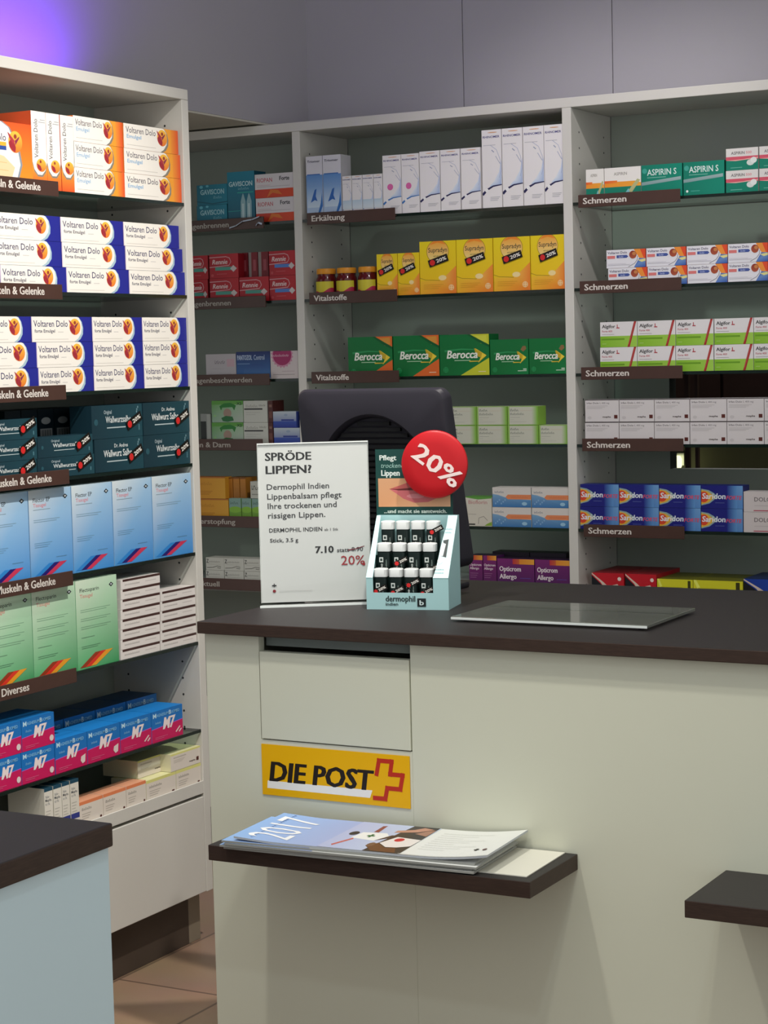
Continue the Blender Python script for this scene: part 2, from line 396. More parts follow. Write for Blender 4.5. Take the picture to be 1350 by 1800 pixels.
# ------------------------------------------------------------------ back shelf unit (front in the plane y = 4.674)
BYF = 4.674
ZB = [1.790, 1.574, 1.358, 1.177, .960, .805]
bu = empty('shelf_unit', (-2.2, 4.81, 0))
tag(bu, 'long white open shelf unit along back wall in three bays', 'shelf unit')
BX = [-3.53, -2.821, -2.022, -1.223, -.424]
for k, x in enumerate(BX):
    side_panel((x, x+.025, BYF, YB-.012, .0, 2.028), bu, 'x', (1,) if k == 0 else ((-1,) if k == 4 else (-1, 1)))
part('top_panel', (BX[0], BX[-1]+.025, BYF, YB-.012, 2.0283, 2.053), WHITE, bu)
for k in range(4):
    x0, x1 = BX[k]+.0255, BX[k+1]-.0005
    q = MB()
    if k == 2:
        q.box(x0, HX0, YB-.011, YB-.002, .1, 2.028); q.box(HX1, x1, YB-.011, YB-.002, .1, 2.028)
        q.box(HX0, HX1, YB-.011, YB-.002, .1, HZ0); q.box(HX0, HX1, YB-.011, YB-.002, HZ1, 2.028)
    else: q.box(x0, x1, YB-.011, YB-.002, .1, 2.028)
    rel(q.build('back_panel', BACKP), bu)
    for i, z in enumerate(ZB[:5]): glass_shelf((x0+.0004, x1-.0004, BYF+.002, YB-.013, z-.008, z-.0004), bu)
    zz = .782 if k == 0 else .805
    part('shelf_board', (x0, x1, BYF+.003, YB-.013, zz-.022, zz-.0004), WHITE_IN, bu)
    part('drawer_front', (x0, x1, BYF+.004, BYF+.022, .13, .45 if k == 0 else .70), WHITE, bu)
    part('plinth', (x0, x1, BYF+.03, BYF+.05, .0, .125), PLINTH, bu, 0)

# ------------------------------------------------------------------ service counter
YF, YP, HC = 3.046, 3.066, .93
wt = MB(); wt.bbox(-2.075, 1.4, YF, 3.80, HC-.0225, HC, r=.0015)
o = wt.build('worktop', [TOPM, EDGE]); 
for p in o.data.polygons: p.material_index = 0 if p.normal.z > .9 else 1
tag(o, 'dark brown worktop of the white service counter', 'worktop')
ct = empty('service_counter', (-.3, 3.4, 0)); tag(ct, 'white service counter with drawer and dark worktop', 'counter')
DX0, DX1, DZ0, DZ1 = -1.9505, -1.638, .7145, .8775
q = MB(); zt = HC-.0228
q.box(-2.070, DX0-.002, YP, YP+.019, 0, zt); q.box(DX0-.002, DX1+.002, YP, YP+.019, 0, DZ0-.002)
rel(q.build('front_panel', COUNTER), ct)
part('front_panel', (DX1+.002, 1.38, YP, YP+.019, 0, zt), COUNTER, ct, .0008)
part('side_panel', (-2.070, -2.051, YP+.0195, 3.78, 0, zt), COUNTER, ct, .0008)
part('side_panel', (1.36, 1.379, YP+.0195, 3.78, 0, zt), COUNTER, ct, .0008)
part('back_panel', (-2.05, 1.359, 3.765, 3.78, 0, zt), COUNTER, ct, .0008)
DARKIN = mat('dark_drawer_inside', '#2a2b2b', .7, .2)
q = MB(); q.box(DX0+.004, DX0+.016, YP+.02, YP+.45, DZ0+.02, .872); q.box(DX1-.016, DX1-.004, YP+.02, YP+.45, DZ0+.02, .872)
q.box(DX0+.016, DX1-.016, YP+.02, YP+.45, DZ0+.02, DZ0+.03); q.box(DX0+.004, DX1-.004, YP+.45, YP+.46, DZ0+.02, .872)
df = MB(); df.bbox(DX0, DX1, YP-.002, YP+.017, DZ0, DZ1, r=.0012)
d_ = rel(df.build('drawer', COUNTER), ct)
dd = q.build('drawer_box', DARKIN); dd.parent = d_; dd.matrix_parent_inverse = Matrix.Translation(-Vector(ct.location))
part('inner_rail', (DX0-.004, DX1+.004, YP+.03, YP+.045, .884, zt), mat('grey_rail', '#8c9490', .5), ct, 0)

def ledge(x0, x1, label):
    q = MB(); q.bbox(x0, x1, 2.868, YP-.0005, .5325, .5600, r=.0012)
    o = q.build('bag_ledge', [TOPM, EDGE])
    for p in o.data.polygons: p.material_index = 0 if p.normal.z > .9 else 1
    tag(o, label, 'ledge', 'ledges on the counter front')
ledge(-1.945, -1.320, 'dark brown bag ledge holding the calendars, below the yellow sign')
ledge(-1.0565, -.43, 'empty dark brown bag ledge at right edge of counter front')

# second counter at the left foreground
wt = MB(); wt.bbox(-2.3, -1.256, .3, 1.674, HC-.0255, HC, r=.002)
o = wt.build('worktop', [TOPM, EDGE])
for p in o.data.polygons: p.material_index = 0 if p.normal.z > .9 else 1
tag(o, 'dark brown worktop of the pale blue counter at left foreground', 'worktop')
c2 = empty('service_counter', (-1.8, 1.0, 0)); tag(c2, 'pale blue counter at left foreground with dark worktop', 'counter')
part('front_panel', (-1.280, -1.2615, .32, 1.672, 0, HC-.0258), BLUISH, c2, .0008)
part('side_panel', (-2.28, -1.2805, 1.653, 1.672, 0, HC-.0258), BLUISH, c2, .0008)
part('side_panel', (-2.28, -1.2805, .32, .339, 0, HC-.0258), BLUISH, c2, .0008)

# ------------------------------------------------------------------ printed fronts
NAVY, INK, GREY = '#2b2a55', '#3a3560', '#9a9aa0'
def ball(c, u, v, rv):
    ru = rv*c.h/c.w
    c.e(u, v, ru, rv, '#e9762f', 24, col2='#f8c24a')
    c.p([(u-ru*.95, v-rv*.1), (u-ru*.55, v+rv*.35), (u-ru*.15, v-rv*.05), (u+ru*.05, v-rv*.5), (u-ru*.05, v-rv*.97), (u-ru*.5, v-rv*.8), (u-ru*.85, v-rv*.5)], '#a02f3a')
    c.p([(u-ru*1.1, v+rv*.85), (u-ru*.9, v+rv*.75), (u-ru*.1, v+rv*.1), (u-ru*.3, v-rv*.25), (u-ru*.85, v+rv*.35)], '#b23a45')
    c.p([(u-ru*.1, v+rv*.1), (u+ru*.6, v+rv*.55), (u+ru*.55, v+rv*.35), (u, v-rv*.3)], '#8a3350')
    c.c(u, v+rv*.5, rv*.22, '#9a4030', 12)
def round_white(c, right, swoosh):
    c.p([(0, 0), (right-.09, 0), (right-.035, .10), (right+.010, .30), (right+.016, .55), (right-.005, .80), (right-.05, .97), (right-.08, 1), (0, 1)], swoosh)
    c.p([(0, 0), (right-.14, 0), (right-.075, .12), (right-.02, .34), (right-.006, .58), (right-.02, .82), (right-.06, .97), (right-.09, 1), (0, 1)], '#f6f1e8')
def d_gel_blue(c):
    c.hg(0, 0, 1, 1, '#27309e', '#272b90'); round_white(c, .84, '#a9c4d2')
    c.r(.0, 0, .012, 1, '#cdbfd8')
    c.t('Voltaren Dolo', .035, .60, .25, .56, INK, .006); c.t('forte Emulgel', .05, .37, .13, .33, '#3c3a55', .012)
    c.r(.43, .38, .52, .40, '#c6c2c0'); c.r(.05, .10, .60, .115, '#cfc9c0'); ball(c, .715, .60, .33)
def d_relief_flat(c):
    c.hg(0, 0, 1, 1, '#f6a93c', '#f7a336'); c.hg(.86, 0, 1, 1, '#f39a3a', '#e8532c'); round_white(c, .80, '#8c8578')
    c.t('Voltaren Dolo', .04, .64, .24, .54, '#5a5362', .004); c.t('Emulgel', .055, .42, .15, .26, '#7fb0d8', .012)
    c.r(.05, .14, .58, .155, '#bdb7ae'); ball(c, .70, .60, .34)
def d_relief_upright(c):
    c.vg(0, 0, 1, 1, '#f0662a', '#f2ede4'); c.vg(0, 0, 1, .42, '#ee5a2c', '#f9b23c')
    c.p([(0, 1), (0, .32), (.12, .22), (.35, .16), (.68, .16), (.9, .22), (1, .32), (1, 1)], '#8b8478')
    c.p([(0, 1), (0, .35), (.12, .25), (.35, .185), (.65, .185), (.88, .25), (1, .35), (1, 1)], '#f3eee6')
    c.t('Voltaren Dolo', .42, .40, .26, .50, '#4f4a55', .004, rot=90)
    c.r(.5, .86, .95, .868, GREY); c.r(.6, .89, .95, .898, GREY)
    c.e(.60, .31, .34, .085, '#e9762f', col2='#f8c24a'); c.p([(.3, .33), (.55, .30), (.62, .25), (.5, .235), (.34, .27)], '#a02f3a'); c.e(.55, .355, .07, .02, '#9a4030')
def d_relief_wide(c):
    c.vg(0, 0, 1, 1, '#f39a2c', '#ee5c2a')
    c.p([(0, 0), (.62, 0), (.78, .12), (.84, .35), (.80, .62), (.66, .92), (.55, 1), (0, 1)], '#8a94a0')
    c.p([(0, 0), (.60, 0), (.75, .12), (.81, .35), (.77, .62), (.64, .92), (.52, 1), (0, 1)], '#f4efe6')
    c.t('Voltaren Dolo', .0, .70, .11, .60, INK, .004); c.r(.06, .62, .60, .68, '#f5b13c'); c.r(.06, .555, .60, .62, '#34529c')
    c.sq(.08, .575, .03, .4, '#e8e6e0')
    c.p([(.0, .0), (.02, .30), (.10, .48), (.30, .52), (.56, .46), (.72, .30), (.66, .10), (.50, 0)], '#f3cfa4')
    c.line([(.1, .38), (.6, .36)], .012, '#f1ba84'); c.line([(.1, .26), (.62, .24)], .012, '#f1ba84'); c.e(.02, .1, .1, .16, '#4f9fd6'); ball(c, .74, .70, .17)
TEAL = '#1f4350'
def d_salve(c, wide):
    c.hg(0, 0, 1, 1, '#19343f', '#1f4651')
    c.t('Original', .24, .74, .11, .15, '#aebcc0', .01); c.t('Wallwurzsalbe', .27, .47, .19, .50, '#d8dedd', .02)
    c.r(.29, .30, .66, .335, '#b4c2c4')
    for k in range(5): c.e(.90+.015*math.sin(k*2), .62+.07*k, .012, .04, '#6e8f98', 8)
    for k in range(3): c.e(.93, .22+.06*k, .014, .035, '#4f7a86', 8)
    c.c(.08, .5, .10, '#2c5560', 10)
def d_salve_large(c): d_salve(c, 0)
def d_salve_wallwurz(c):
    c.hg(0, 0, 1, 1, '#19343f', '#1f4651')
    c.t('Dr. Andres', .40, .72, .11, .28, '#d8dedd', .02); c.t('Wallwurz Salbe', .18, .45, .20, .58, '#e4e8e6', .02)
    c.r(.24, .29, .66, .325, '#b4c2c4')
    for k in range(5): c.e(.90+.015*math.sin(k*2), .62+.07*k, .012, .04, '#6e8f98', 8)
def d_salve_end(c):
    c.r(0, 0, 1, 1, '#0f1f28'); c.e(.5, .82, .30, .055, '#9a9f9f', 16); c.r(.12, .50, .88, .70, '#8f9494')
    for k in range(9): c.r(.18+k*.075, .55, .18+k*.075+.03*(1+k % 2)*.7, .68, '#20282c')
def logo(c, u, v, s):
    a_ = s*c.h/c.w
    c.p([(u-1.6*a_, v), (u, v+s), (u+1.6*a_, v), (u, v-s)], '#20242a'); c.p([(u-.8*a_, v), (u, v+s*.45), (u+.8*a_, v), (u, v-s*.45)], '#cfd8dc')
def stripes(c, cols):
    for k, col in enumerate(cols): c.p([(.04+k*.13, .02), (.17+k*.13, .02), (.62+k*.115, .165), (.42+k*.13, .165)], col)
def d_plaster_blue(c):
    c.g([(0, 0, '#4f9bdc'), (1, 0, '#3f8fd8'), (1, 1, '#a8cdea'), (0, 1, '#dfe8ea')])
    c.t('Flector EP', .10, .865, .045, .40, '#2a3036', .008); c.t('Tissugel', .10, .81, .04, .30, '#d9808c', .008); c.r(.10, .775, .5, .782, '#7f98a8')
    c.bars(.10, .66, .62, 2, .022, '#7fa0b8', .007); c.bars(.10, .40, .42, 3, .022, '#6f9cc0', .007); c.r(.6, .22, .85, .227, '#5a8ab0')
    logo(c, .86, .90, .028); stripes(c, ['#2f86d2', '#2a1f72', '#d03a5c'])
def d_plaster_green(c):
    c.g([(0, 0, '#5fb67a'), (1, 0, '#3f9c60'), (1, 1, '#c4e4c6'), (0, 1, '#dcecd6')])
    c.t('Flectoparin', .10, .865, .042, .46, '#22302a', .008); c.t('Tissugel', .10, .80, .04, .30, '#d98a80', .008)
    for v in (.66, .56, .47): c.bars(.10, v, .72, 2, .022, '#7fa88a', .006)
    c.r(.10, .35, .42, .357, '#6f9a7c'); c.bars(.10, .25, .45, 2, .02, '#5f9070', .006)
    logo(c, .86, .90, .026); stripes(c, ['#9c3a20', '#e03a28', '#f0a22c'])
def d_tablet_slim(c):
    c.r(0, 0, 1, 1, '#e9e3df'); c.r(.05, .76, 1, 1, '#4a302c'); c.sq(.10, .34, .2, .38, '#8f8886'); c.r(.62, .40, .9, .48, '#cfc7c4')
def d_eff(c, deco):
    c.r(0, 0, 1, 1, '#1c74c2'); c.p([(0, 0), (1, 0), (1, .52), (0, .42)], '#cf1a5e'); c.line([(0, .425), (1, .525)], .022, '#b862d0')
    c.t('M', .05, .78, .14, .10, '#bfe2f4', .03); c.t('AGNESIUM', .16, .80, .09, .38, '#8cc8ec', .01); c.t('B', .56, .79, .13, .07, '#bfe2f4', .03); c.t('IOMED', .65, .80, .09, .25, '#8cc8ec', .01)
    c.sq(.12, .58, .07, .18, '#8cc8ec')
    c.t('M7', .36, .36, .36, .34, '#f6e6e6', .07, shear=.25)
    c.r(.10, .14, .5, .155, '#e46a96'); c.r(.10, .09, .38, .105, '#e46a96')
    if deco == 0: c.c(.90, .20, .10, '#e9d8d8')
    elif deco == 1: c.p([(.78, .18), (.80, .30), (.94, .36), (.92, .12), (.84, .08)], '#ead9d4')
    else:
        for k, (u, v) in enumerate(((.80, .2), (.86, .27), (.9, .18))): c.p([(u-.05, v-.03), (u+.03, v+.06), (u+.06, v+.03), (u-.02, v-.06)], '#ead9d4')
def d_drop(c):
    c.r(0, 0, 1, 1, '#e6e1d6'); c.r(0, .94, 1, 1, '#1f4a60')
    c.t('Xylo-', .12, .83, .04, .5, '#6a7078', .02); c.t('Mepha', .12, .77, .045, .7, '#3c4450', .02); c.t('0.1%', .12, .71, .035, .5, '#7a8088', .02)
    c.bars(.12, .60, .6, 4, .05, '#bdb9b0', .012); c.r(0, .33, 1, .42, '#37408c'); c.bars(.1, .25, .7, 3, .05, '#cbc6bc', .012)
def d_mepha(c, band):
    c.r(0, 0, 1, 1, '#e7ddd2'); c.r(0, .90, 1, 1, band)
    c.sq(.10, .72, .08, .42, '#5c5650'); c.bars(.10, .60, .38, 3, .07, '#bdb3a8', .022)
    c.t('mepha', .62, .24, .09, .20, '#4c4038', .03); c.r(.86, .20, .94, .42, '#5a2a22')
def d_tab_orange(c): d_mepha(c, '#ec8a5c')
def d_tab_yellow(c): d_mepha(c, '#e4e08a')
def d_antacid(c):
    c.hg(0, 0, 1, 1, '#176a80', '#1d8098'); c.t('GAVISCON', .12, .52, .24, .78, '#9cc8d2', .03); c.sq(.55, .30, .13, .28, '#7ab4c2')
    c.e(.15, .9, .06, .08, '#5fb0c2', 8); c.e(.35, .93, .05, .06, '#5fb0c2', 8); c.line([(.0, .2), (.5, .05), (1, .12)], .05, '#0f5568')
def d_antacid_up(c):
    c.vg(0, 0, 1, 1, '#17586e', '#1c7f98'); c.t('GAVISCON', .06, .72, .09, .86, '#b9d8de', .03); c.sq(.4, .65, .05, .4, '#7ab4c2'); c.r(.36, .585, .95, .605, '#2fa39a')
    for u in (.56, .78):
        c.p([(u-.09, .03), (u+.09, .03), (u+.10, .42), (u+.04, .54), (u+.01, .58), (u-.02, .54), (u-.08, .42)], '#8fb4bc')
        c.r(u-.03, .05, u+.03, .38, '#bcd2d6')
    c.r(0, .24, .5, .25, '#2fa39a')
def d_forte(c):
    c.r(0, 0, 1, 1, '#d9d4d6'); c.hg(0, 0, 1, .36, '#c83a28', '#d84a26'); c.p([(.3, 0), (.45, .2), (.7, .1), (.6, .3), (.4, .34)], '#d8742e')
    c.t('RIOPAN', .05, .66, .17, .40, '#c05a62', .02); c.t('Forte', .64, .70, .17, .25, '#2c2a34', .03); c.r(.05, .46, .9, .475, '#a9a0a6'); c.r(.05, .52, .4, .535, '#c4a0a6')
def d_chew(c, band='#4f9c8c'):
    c.hg(0, 0, 1, 1, '#a81a28', '#b8202c')
    c.line([(.0, .86), (.58, .88), (.70, .82), (.75, .66), (.68, .52), (.0, .46)], .035, '#cf9aa0')
    c.t('Rennie', .10, .58, .19, .52, '#e2c8c8', .03, shear=.2); c.r(.2, .32, .78, .46, band); c.p([(.72, .38), (.83, .52), (.95, .38), (.83, .24)], '#cfc6c4'); c.r(.25, .16, .6, .18, '#c85a62'); c.e(.1, .12, .05, .06, '#c04a50', 8)
def d_chew_blue(c): d_chew(c, '#4f7fc8')
def d_chew_end(c): c.r(0, 0, 1, 1, '#7a1420'); c.r(0, 0, .30, 1, '#8f8480'); c.r(.5, .25, .8, .7, '#a04650')
def d_small_white(c): c.r(0, 0, 1, 1, '#b9b4b8'); c.sq(.3, .62, .14, .35, '#7a7078'); c.r(.7, .5, .95, .8, '#c4a6b0'); c.r(.08, .2, .85, .215, '#9c969c'); c.r(.2, .42, .6, .43, '#a29ca2')
def d_reflux(c):
    c.vg(0, 0, 1, 1, '#3a6fae', '#1c2c64'); c.e(.6, .25, .4, .3, '#4a82bc', 24, col2='#2a4a86'); c.t('PANTOZOL', .03, .70, .17, .44, '#b4c4dc', .03); c.t('Control', .52, .70, .17, .32, '#b4c4dc', .02); c.r(.03, .55, .4, .57, '#7fa0cc'); c.r(0, 0, 1, .06, '#b4c0cc')
def d_pink(c):
    c.r(0, 0, 1, 1, '#cfc4c4'); pts = []
    for i in range(40):
        a_ = 2*math.pi*i/40; rr = (.40 if i % 2 else .35); pts.append((.42+rr*math.cos(a_), .85+1.18*rr*math.sin(a_)))
    c.p(pts, '#c88aa4'); c.e(.42, .86, .33, .38, '#a02a62', 24); c.sq(.06, .80, .09, .6, '#dcb4c8'); c.r(.08, .14, .85, .155, '#8f8686'); c.r(.4, .26, .85, .275, '#b09aa2')
def d_frog(c):
    c.g([(0, 0, '#8fae98'), (1, 0, '#b0b8b0'), (1, 1, '#9cbc98'), (0, 1, '#5f9c4c')]); c.r(0, .82, 1, 1, '#5c9a44')
    c.p([(.25, .75), (.3, .55), (.34, .68), (.66, .7), (.72, .55), (.78, .78), (.6, .9), (.4, .88)], '#2c7a34'); c.e(.5, .42, .13, .22, '#a0887a', 14); c.p([(.3, .2), (.45, .3), (.66, .26), (.7, .08), (.5, .02), (.35, .05)], '#2a6c3c')
    c.t('X2', .8, .8, .12, .16, '#24442a', .03); c.e(.1, .3, .04, .05, '#8fc07c', 8)
def d_bar(c): c.r(0, 0, 1, 1, '#c2c4bc'); c.r(.03, .58, .8, .65, '#3c3c3c'); c.sq(.1, .70, .12, .5, '#8c8c84'); c.sq(.66, .74, .1, .28, '#7c7c74'); c.r(.1, .45, .7, .465, '#a2a49c'); c.r(.1, .35, .5, .365, '#a2a49c')
def d_brown(c): c.r(0, 0, 1, 1, '#4c2422'); c.r(.15, .2, .85, .5, '#6a4038'); c.r(.2, .7, .8, .82, '#7c5a50')
def d_bluefade(c): c.vg(0, 0, 1, 1, '#2a3f9c', '#b8c4cc'); c.vg(0, 0, 1, .4, '#24348c', '#3550a4'); c.r(.35, .42, .9, .52, '#2c3c8c'); c.e(.55, .78, .08, .08, '#8fa0b8', 10)
def d_greyup(c): c.r(0, 0, 1, 1, '#8c908c'); c.r(0, .0, .55, .75, '#2c302e'); c.r(.62, 0, .95, .98, '#a4a8a2')
def d_yellow(c): c.hg(0, 0, 1, 1, '#c88a2a', '#d09a34'); c.r(0, .94, 1, 1, '#a8672a'); c.bars(.2, .32, .4, 3, .07, '#b07420', .03); c.sq(.1, .62, .14, .5, '#b47a24')
def d_orange_end(c): c.vg(0, 0, 1, 1, '#8c5a20', '#b87a2c'); c.r(0, .93, 1, 1, '#7c4a1e')
def d_herb(c): c.r(0, 0, 1, 1, '#6c9a38'); c.r(0, .55, 1, 1, '#7c9c94'); c.e(.5, .5, .55, .14, '#7fb03c'); c.sq(.1, .74, .12, .7, '#48645c'); c.r(0, 0, 1, .08, '#aebc4c')
def d_herb_top(c): c.r(0, 0, 1, 1, '#b8bab0'); c.sq(.1, .5, .26, .7, '#54584e'); c.r(.1, .2, .8, .26, '#8a8c84')
def d_script(c): c.r(0, 0, 1, 1, '#c3c4bc'); c.t('Z', .03, .58, .30, .12, '#3c3c3a', .03); c.sq(.17, .62, .14, .62, '#8a8a84'); c.line([(.05, .18), (.4, .22), (.62, .34), (.82, .3), (.8, .16), (.62, .2)], .05, '#66665f'); c.r(.1, .46, .8, .48, '#a6a69e')
def spray(c, title, dot=False, dark=True):
    c.r(0, 0, 1, 1, '#ece8e8')
    c.g([(.35, .27, '#c6d6ea'), (.98, .29, '#9fb4dc'), (1, .62, '#c4cce6'), (.86, .45, '#d6e0f0'), (.6, .34, '#e2e8f0')])
    c.line([(.45, .80), (.75, .74), (.92, .62), (.97, .48), (.88, .38)], .006, '#a8b0cc'); c.line([(.70, .66), (.92, .56)], .008, '#a8aec4'); c.line([(.5, .74), (.62, .71)], .012, '#9aa2b8')
    k = NAVY if dark else '#3f78bc'
    c.line([(.0, .17), (.25, .235), (.55, .275), (1, .29)], .035, k, .012); c.c(.22, .225, .025, '#f0f0f0', 10)
    c.e(.55, .965, .25, .006, '#d8a070', 10); c.t(title, .06, .895, .028, .86, '#34347c', .02)
    c.r(.08, .80, .7, .806, '#b4b4bc'); c.bars(.4, .13, .5, 3, .02, '#aaaab2', .006)
    if dot: c.c(.40, .46, .055, '#dc6aa8')
def d_spray(c): spray(c, 'RHINOMER')
def d_spray_small(c): spray(c, 'RHINOMER', dark=False); c.vg(0, .18, 1, .40, '#dfe8ee', '#bcd0e0')
def d_spray_pink(c): spray(c, 'RHINOMER', True, False)
def d_spray_tall(c):
    c.r(0, 0, 1, 1, '#dcdae0'); c.vg(0, 0, 1, .70, '#c2d6ec', '#5f92d0'); c.vg(.05, .18, .92, .52, '#cfe0f0', '#7fa8d8'); c.r(.05, .70, .85, .715, '#3468b4')
    c.t('Triomer', .08, .90, .035, .78, '#34344c', .03); c.p([(.25, .26), (.5, .46), (.62, .48), (.56, .36), (.66, .28), (.5, .30)], '#2a64b4'); c.p([(.95, .42), (.98, .2), (.7, .02), (.62, .02), (.86, .25)], '#3070bc'); c.e(.2, .07, .08, .02, '#2c4c8c', 10); c.p([(.4, .02), (.55, .12), (.5, .02)], '#3f78c4')
def bayer(c, u, v, s, col):
    c.c(u, v, s, col, 18); c.c(u, v, s*.82, '#f0b066' if col != '#2f9458' else '#0f7c40', 18)
    a_ = s*c.h/c.w; c.r(u-a_*.8, v-s*.1, u+a_*.8, v+s*.1, col); c.r(u-a_*.12, v-s*.8, u+a_*.12, v+s*.8, col)
def vitamin(c, small):
    c.g([(0, 0, '#f0c21e'), (1, 0, '#f2c622'), (1, 1, '#ecd01c'), (0, 1, '#ecd41e')])
    c.g([(0, .0, '#f0b02a'), (1, .0, '#ee7a2a'), (1, .52, '#ef8a34'), (.72, .34, '#f4b04a'), (.5, .25, '#f2b83a'), (0, .25, '#f0c030')])
    c.line([(0, .31), (.15, .27), (.38, .26), (.55, .25)], .012, '#b08a20'); c.e(.62, .30, .11, .05, '#f6dc9c', 14)
    c.e(.50, .80, .31, .225, '#a88a1c', 28); c.e(.50, .80, .295, .215, '#f2dc8c', 28, col2='#f0a030'); c.p([(.28, .93), (.40, 1), (.62, 1), (.73, .93), (.5, .97)], '#ee8a2a')
    c.t('Supradyn', .24, .79, .085, .52, '#4a4234', .012); c.t('energy', .38, .70, .04, .26, '#9a8444', .01)
    c.bars(.10, .17, .55, 3, .035, '#d89a2a', .008); bayer(c, .86, .11, .055, '#f6d8a8')
def d_vit(c): vitamin(c, 0)
def eff_green(c, corner, big):
    c.g([(0, 0, '#0a6a32'), (1, 0, '#0f7c40'), (1, 1, '#0f7038'), (0, 1, '#0b7038')])
    if corner:
        c.p([(.56, 1), (1, 1), (1, .74), (.84, .77), (.74, .86)], corner); c.p([(.72, .96), (.95, .97), (.96, .80), (.86, .80)], '#d8943c' if corner != '#c8cc34' else '#d4d848')
        c.p([(.42, 0), (1, .42), (1, 0)], corner); c.p([(.55, 1), (.80, .80), (1, .68), (1, .74), (.82, .86), (.62, 1)], '#0c5a2c')
        c.r(.78, .08, .93, .095, '#f0e0c0')
    else: c.p([(.80, .70), (.86, .80), (.93, .80), (.95, .72), (.87, .64)], '#8a6a44'); c.r(.72, .09, .95, .11, '#cfe0cc'); c.r(.86, .13, .95, .16, '#cfe0cc')
    c.line([(.10, .60), (.45, .64), (.78, .62)], .05, '#2f9458', .02); c.p([(.72, .66), (.95, .48), (.78, .30), (.84, .46)], '#f0d240'); c.p([(.70, .66), (.86, .54), (.84, .42), (.74, .48)], '#c8a82a')
    c.line([(.60, .34), (.80, .34), (.93, .46)], .03, '#d8b83a', .01)
    c.t('Berocca', .145, .42, .19, .62, '#eef0e4', .035, shear=.18); c.r(.30, .355, .62, .375, '#a8d0a8'); bayer(c, .12, .14, .07, '#2f9458')
def d_eff_o(c): eff_green(c, '#e06a2c', 1)
def d_eff_y(c): eff_green(c, '#c8cc34', 1)
def d_eff_s(c): eff_green(c, None, 0)
def d_lime(c):
    c.hg(0, 0, 1, 1, '#90b85c', '#7cae40'); c.hg(.05, .03, .78, .97, '#c8c8b8', '#c8c8b8'); c.hg(.78, .03, .97, .97, '#c8c8b8', '#82b446')
    c.sq(.08, .74, .12, .28, '#4c544c'); c.sq(.08, .54, .11, .46, '#5c645c'); c.r(.40, .76, .8, .775, '#c8b49c'); c.r(.08, .40, .4, .42, '#a4a69a'); c.r(.08, .16, .6, .18, '#b4b6a8'); c.r(.08, .28, .2, .30, '#b4b6a8')
def d_flora(c):
    c.r(0, 0, 1, 1, '#d4cec0'); c.p([(0, 1), (1, 1), (1, .95), (.5, .91), (0, .98)], '#5f9c44'); c.t('Bioflorin', .14, .76, .12, .7, '#c08a86', .012); c.p([(.72, .02), (1, .02), (1, .16), (.85, .10)], '#86a83c'); c.line([(.5, .08), (.52, .28), (.7, .34), (.84, .2)], .02, '#8c867c'); c.bars(.12, .40, .3, 1, .1, '#a29c90', .015); c.r(.15, .04, .38, .09, '#4c4a44')
def d_blue_orange(c):
    c.r(0, 0, 1, 1, '#d8d2cc'); c.g([(0, 0, '#3f78b4'), (1, 0, '#3a74ac'), (1, .38, '#5a8ebc'), (.45, .42, '#6f9cc4'), (.15, .62, '#8fb0cc'), (0, .66, '#7fa6c8')])
    c.p([(.34, .50), (.40, .64), (1, .64), (1, .40), (.40, .40)], '#e0885a'); c.sq(.06, .72, .10, .24, '#54647c'); c.sq(.48, .48, .08, .44, '#d0704a'); c.e(.83, .18, .07, .09, '#9cc4dc', 10)
    for k in range(6): c.e(.08+.05*k, .18+.09*(k % 3), .02, .05, '#88aed0', 6)
def d_allergy(c):
    c.g([(0, 0, '#4a1e58'), (1, 0, '#52205c'), (1, 1, '#74286c'), (0, 1, '#7c2a70')]); c.hg(.42, .80, 1, .99, '#b8303c', '#e89a34'); c.hg(.60, .80, 1, .99, '#e08a30', '#e8a43c')
    c.t('Opticrom', .06, .54, .17, .58, '#ece2e6', .03); c.t('Allergo', .06, .26, .17, .46, '#ece2e6', .03); c.r(.06, .12, .62, .15, '#c8b4c4'); c.r(.62, .28, .9, .30, '#5c4c9c')
def d_allergy_s(c):
    c.vg(0, 0, 1, 1, '#561f58', '#7c2a6c'); c.hg(.3, .84, 1, 1, '#c03a34', '#e8a43c'); c.t('Opticrom', .06, .64, .08, .86, '#e0d0d8', .03); c.t('Allergo', .06, .52, .08, .68, '#e0d0d8', .03); c.bars(.08, .38, .6, 3, .07, '#9c6a94', .015)
def d_pain_o(c):
    c.r(0, 0, 1, 1, '#0f7f68'); c.p([(0, 1), (1, 1), (1, .62), (.8, .55), (.35, .52), (0, .50)], '#ece8e2'); c.hg(0, .40, 1, .56, '#f0942c', '#f2a83c'); c.hg(0, .52, .35, .60, '#e8602c', '#ee8434')
    c.p([(.78, .58), (1, .92), (1, .5)], '#ece8e2'); c.t('ASPIRIN', .26, .76, .09, .36, '#9a948c', .015); c.p([(.62, .22), (.90, .62), (.98, .58), (.72, .16)], '#b8b884'); c.p([(.5, .1), (.66, .34), (.72, .12)], '#7fc0c8')
def d_pain_g(c):
    c.hg(0, 0, 1, 1, '#067a64', '#0a8870'); c.t('ASPIRIN S', .14, .68, .18, .72, '#dcebe6', .02); c.g([(0, .38, '#7c9a9a'), (.97, .50, '#8fa8a8'), (.97, .60, '#9cb4b4'), (0, .48, '#88a2a2')]); c.c(.08, .82, .08, '#3fa090', 14); c.r(.14, .60, .6, .62, '#7fc0b0'); c.c(.09, .12, .04, '#e8f0ec', 8); c.r(.18, .11, .4, .13, '#4fae9a')
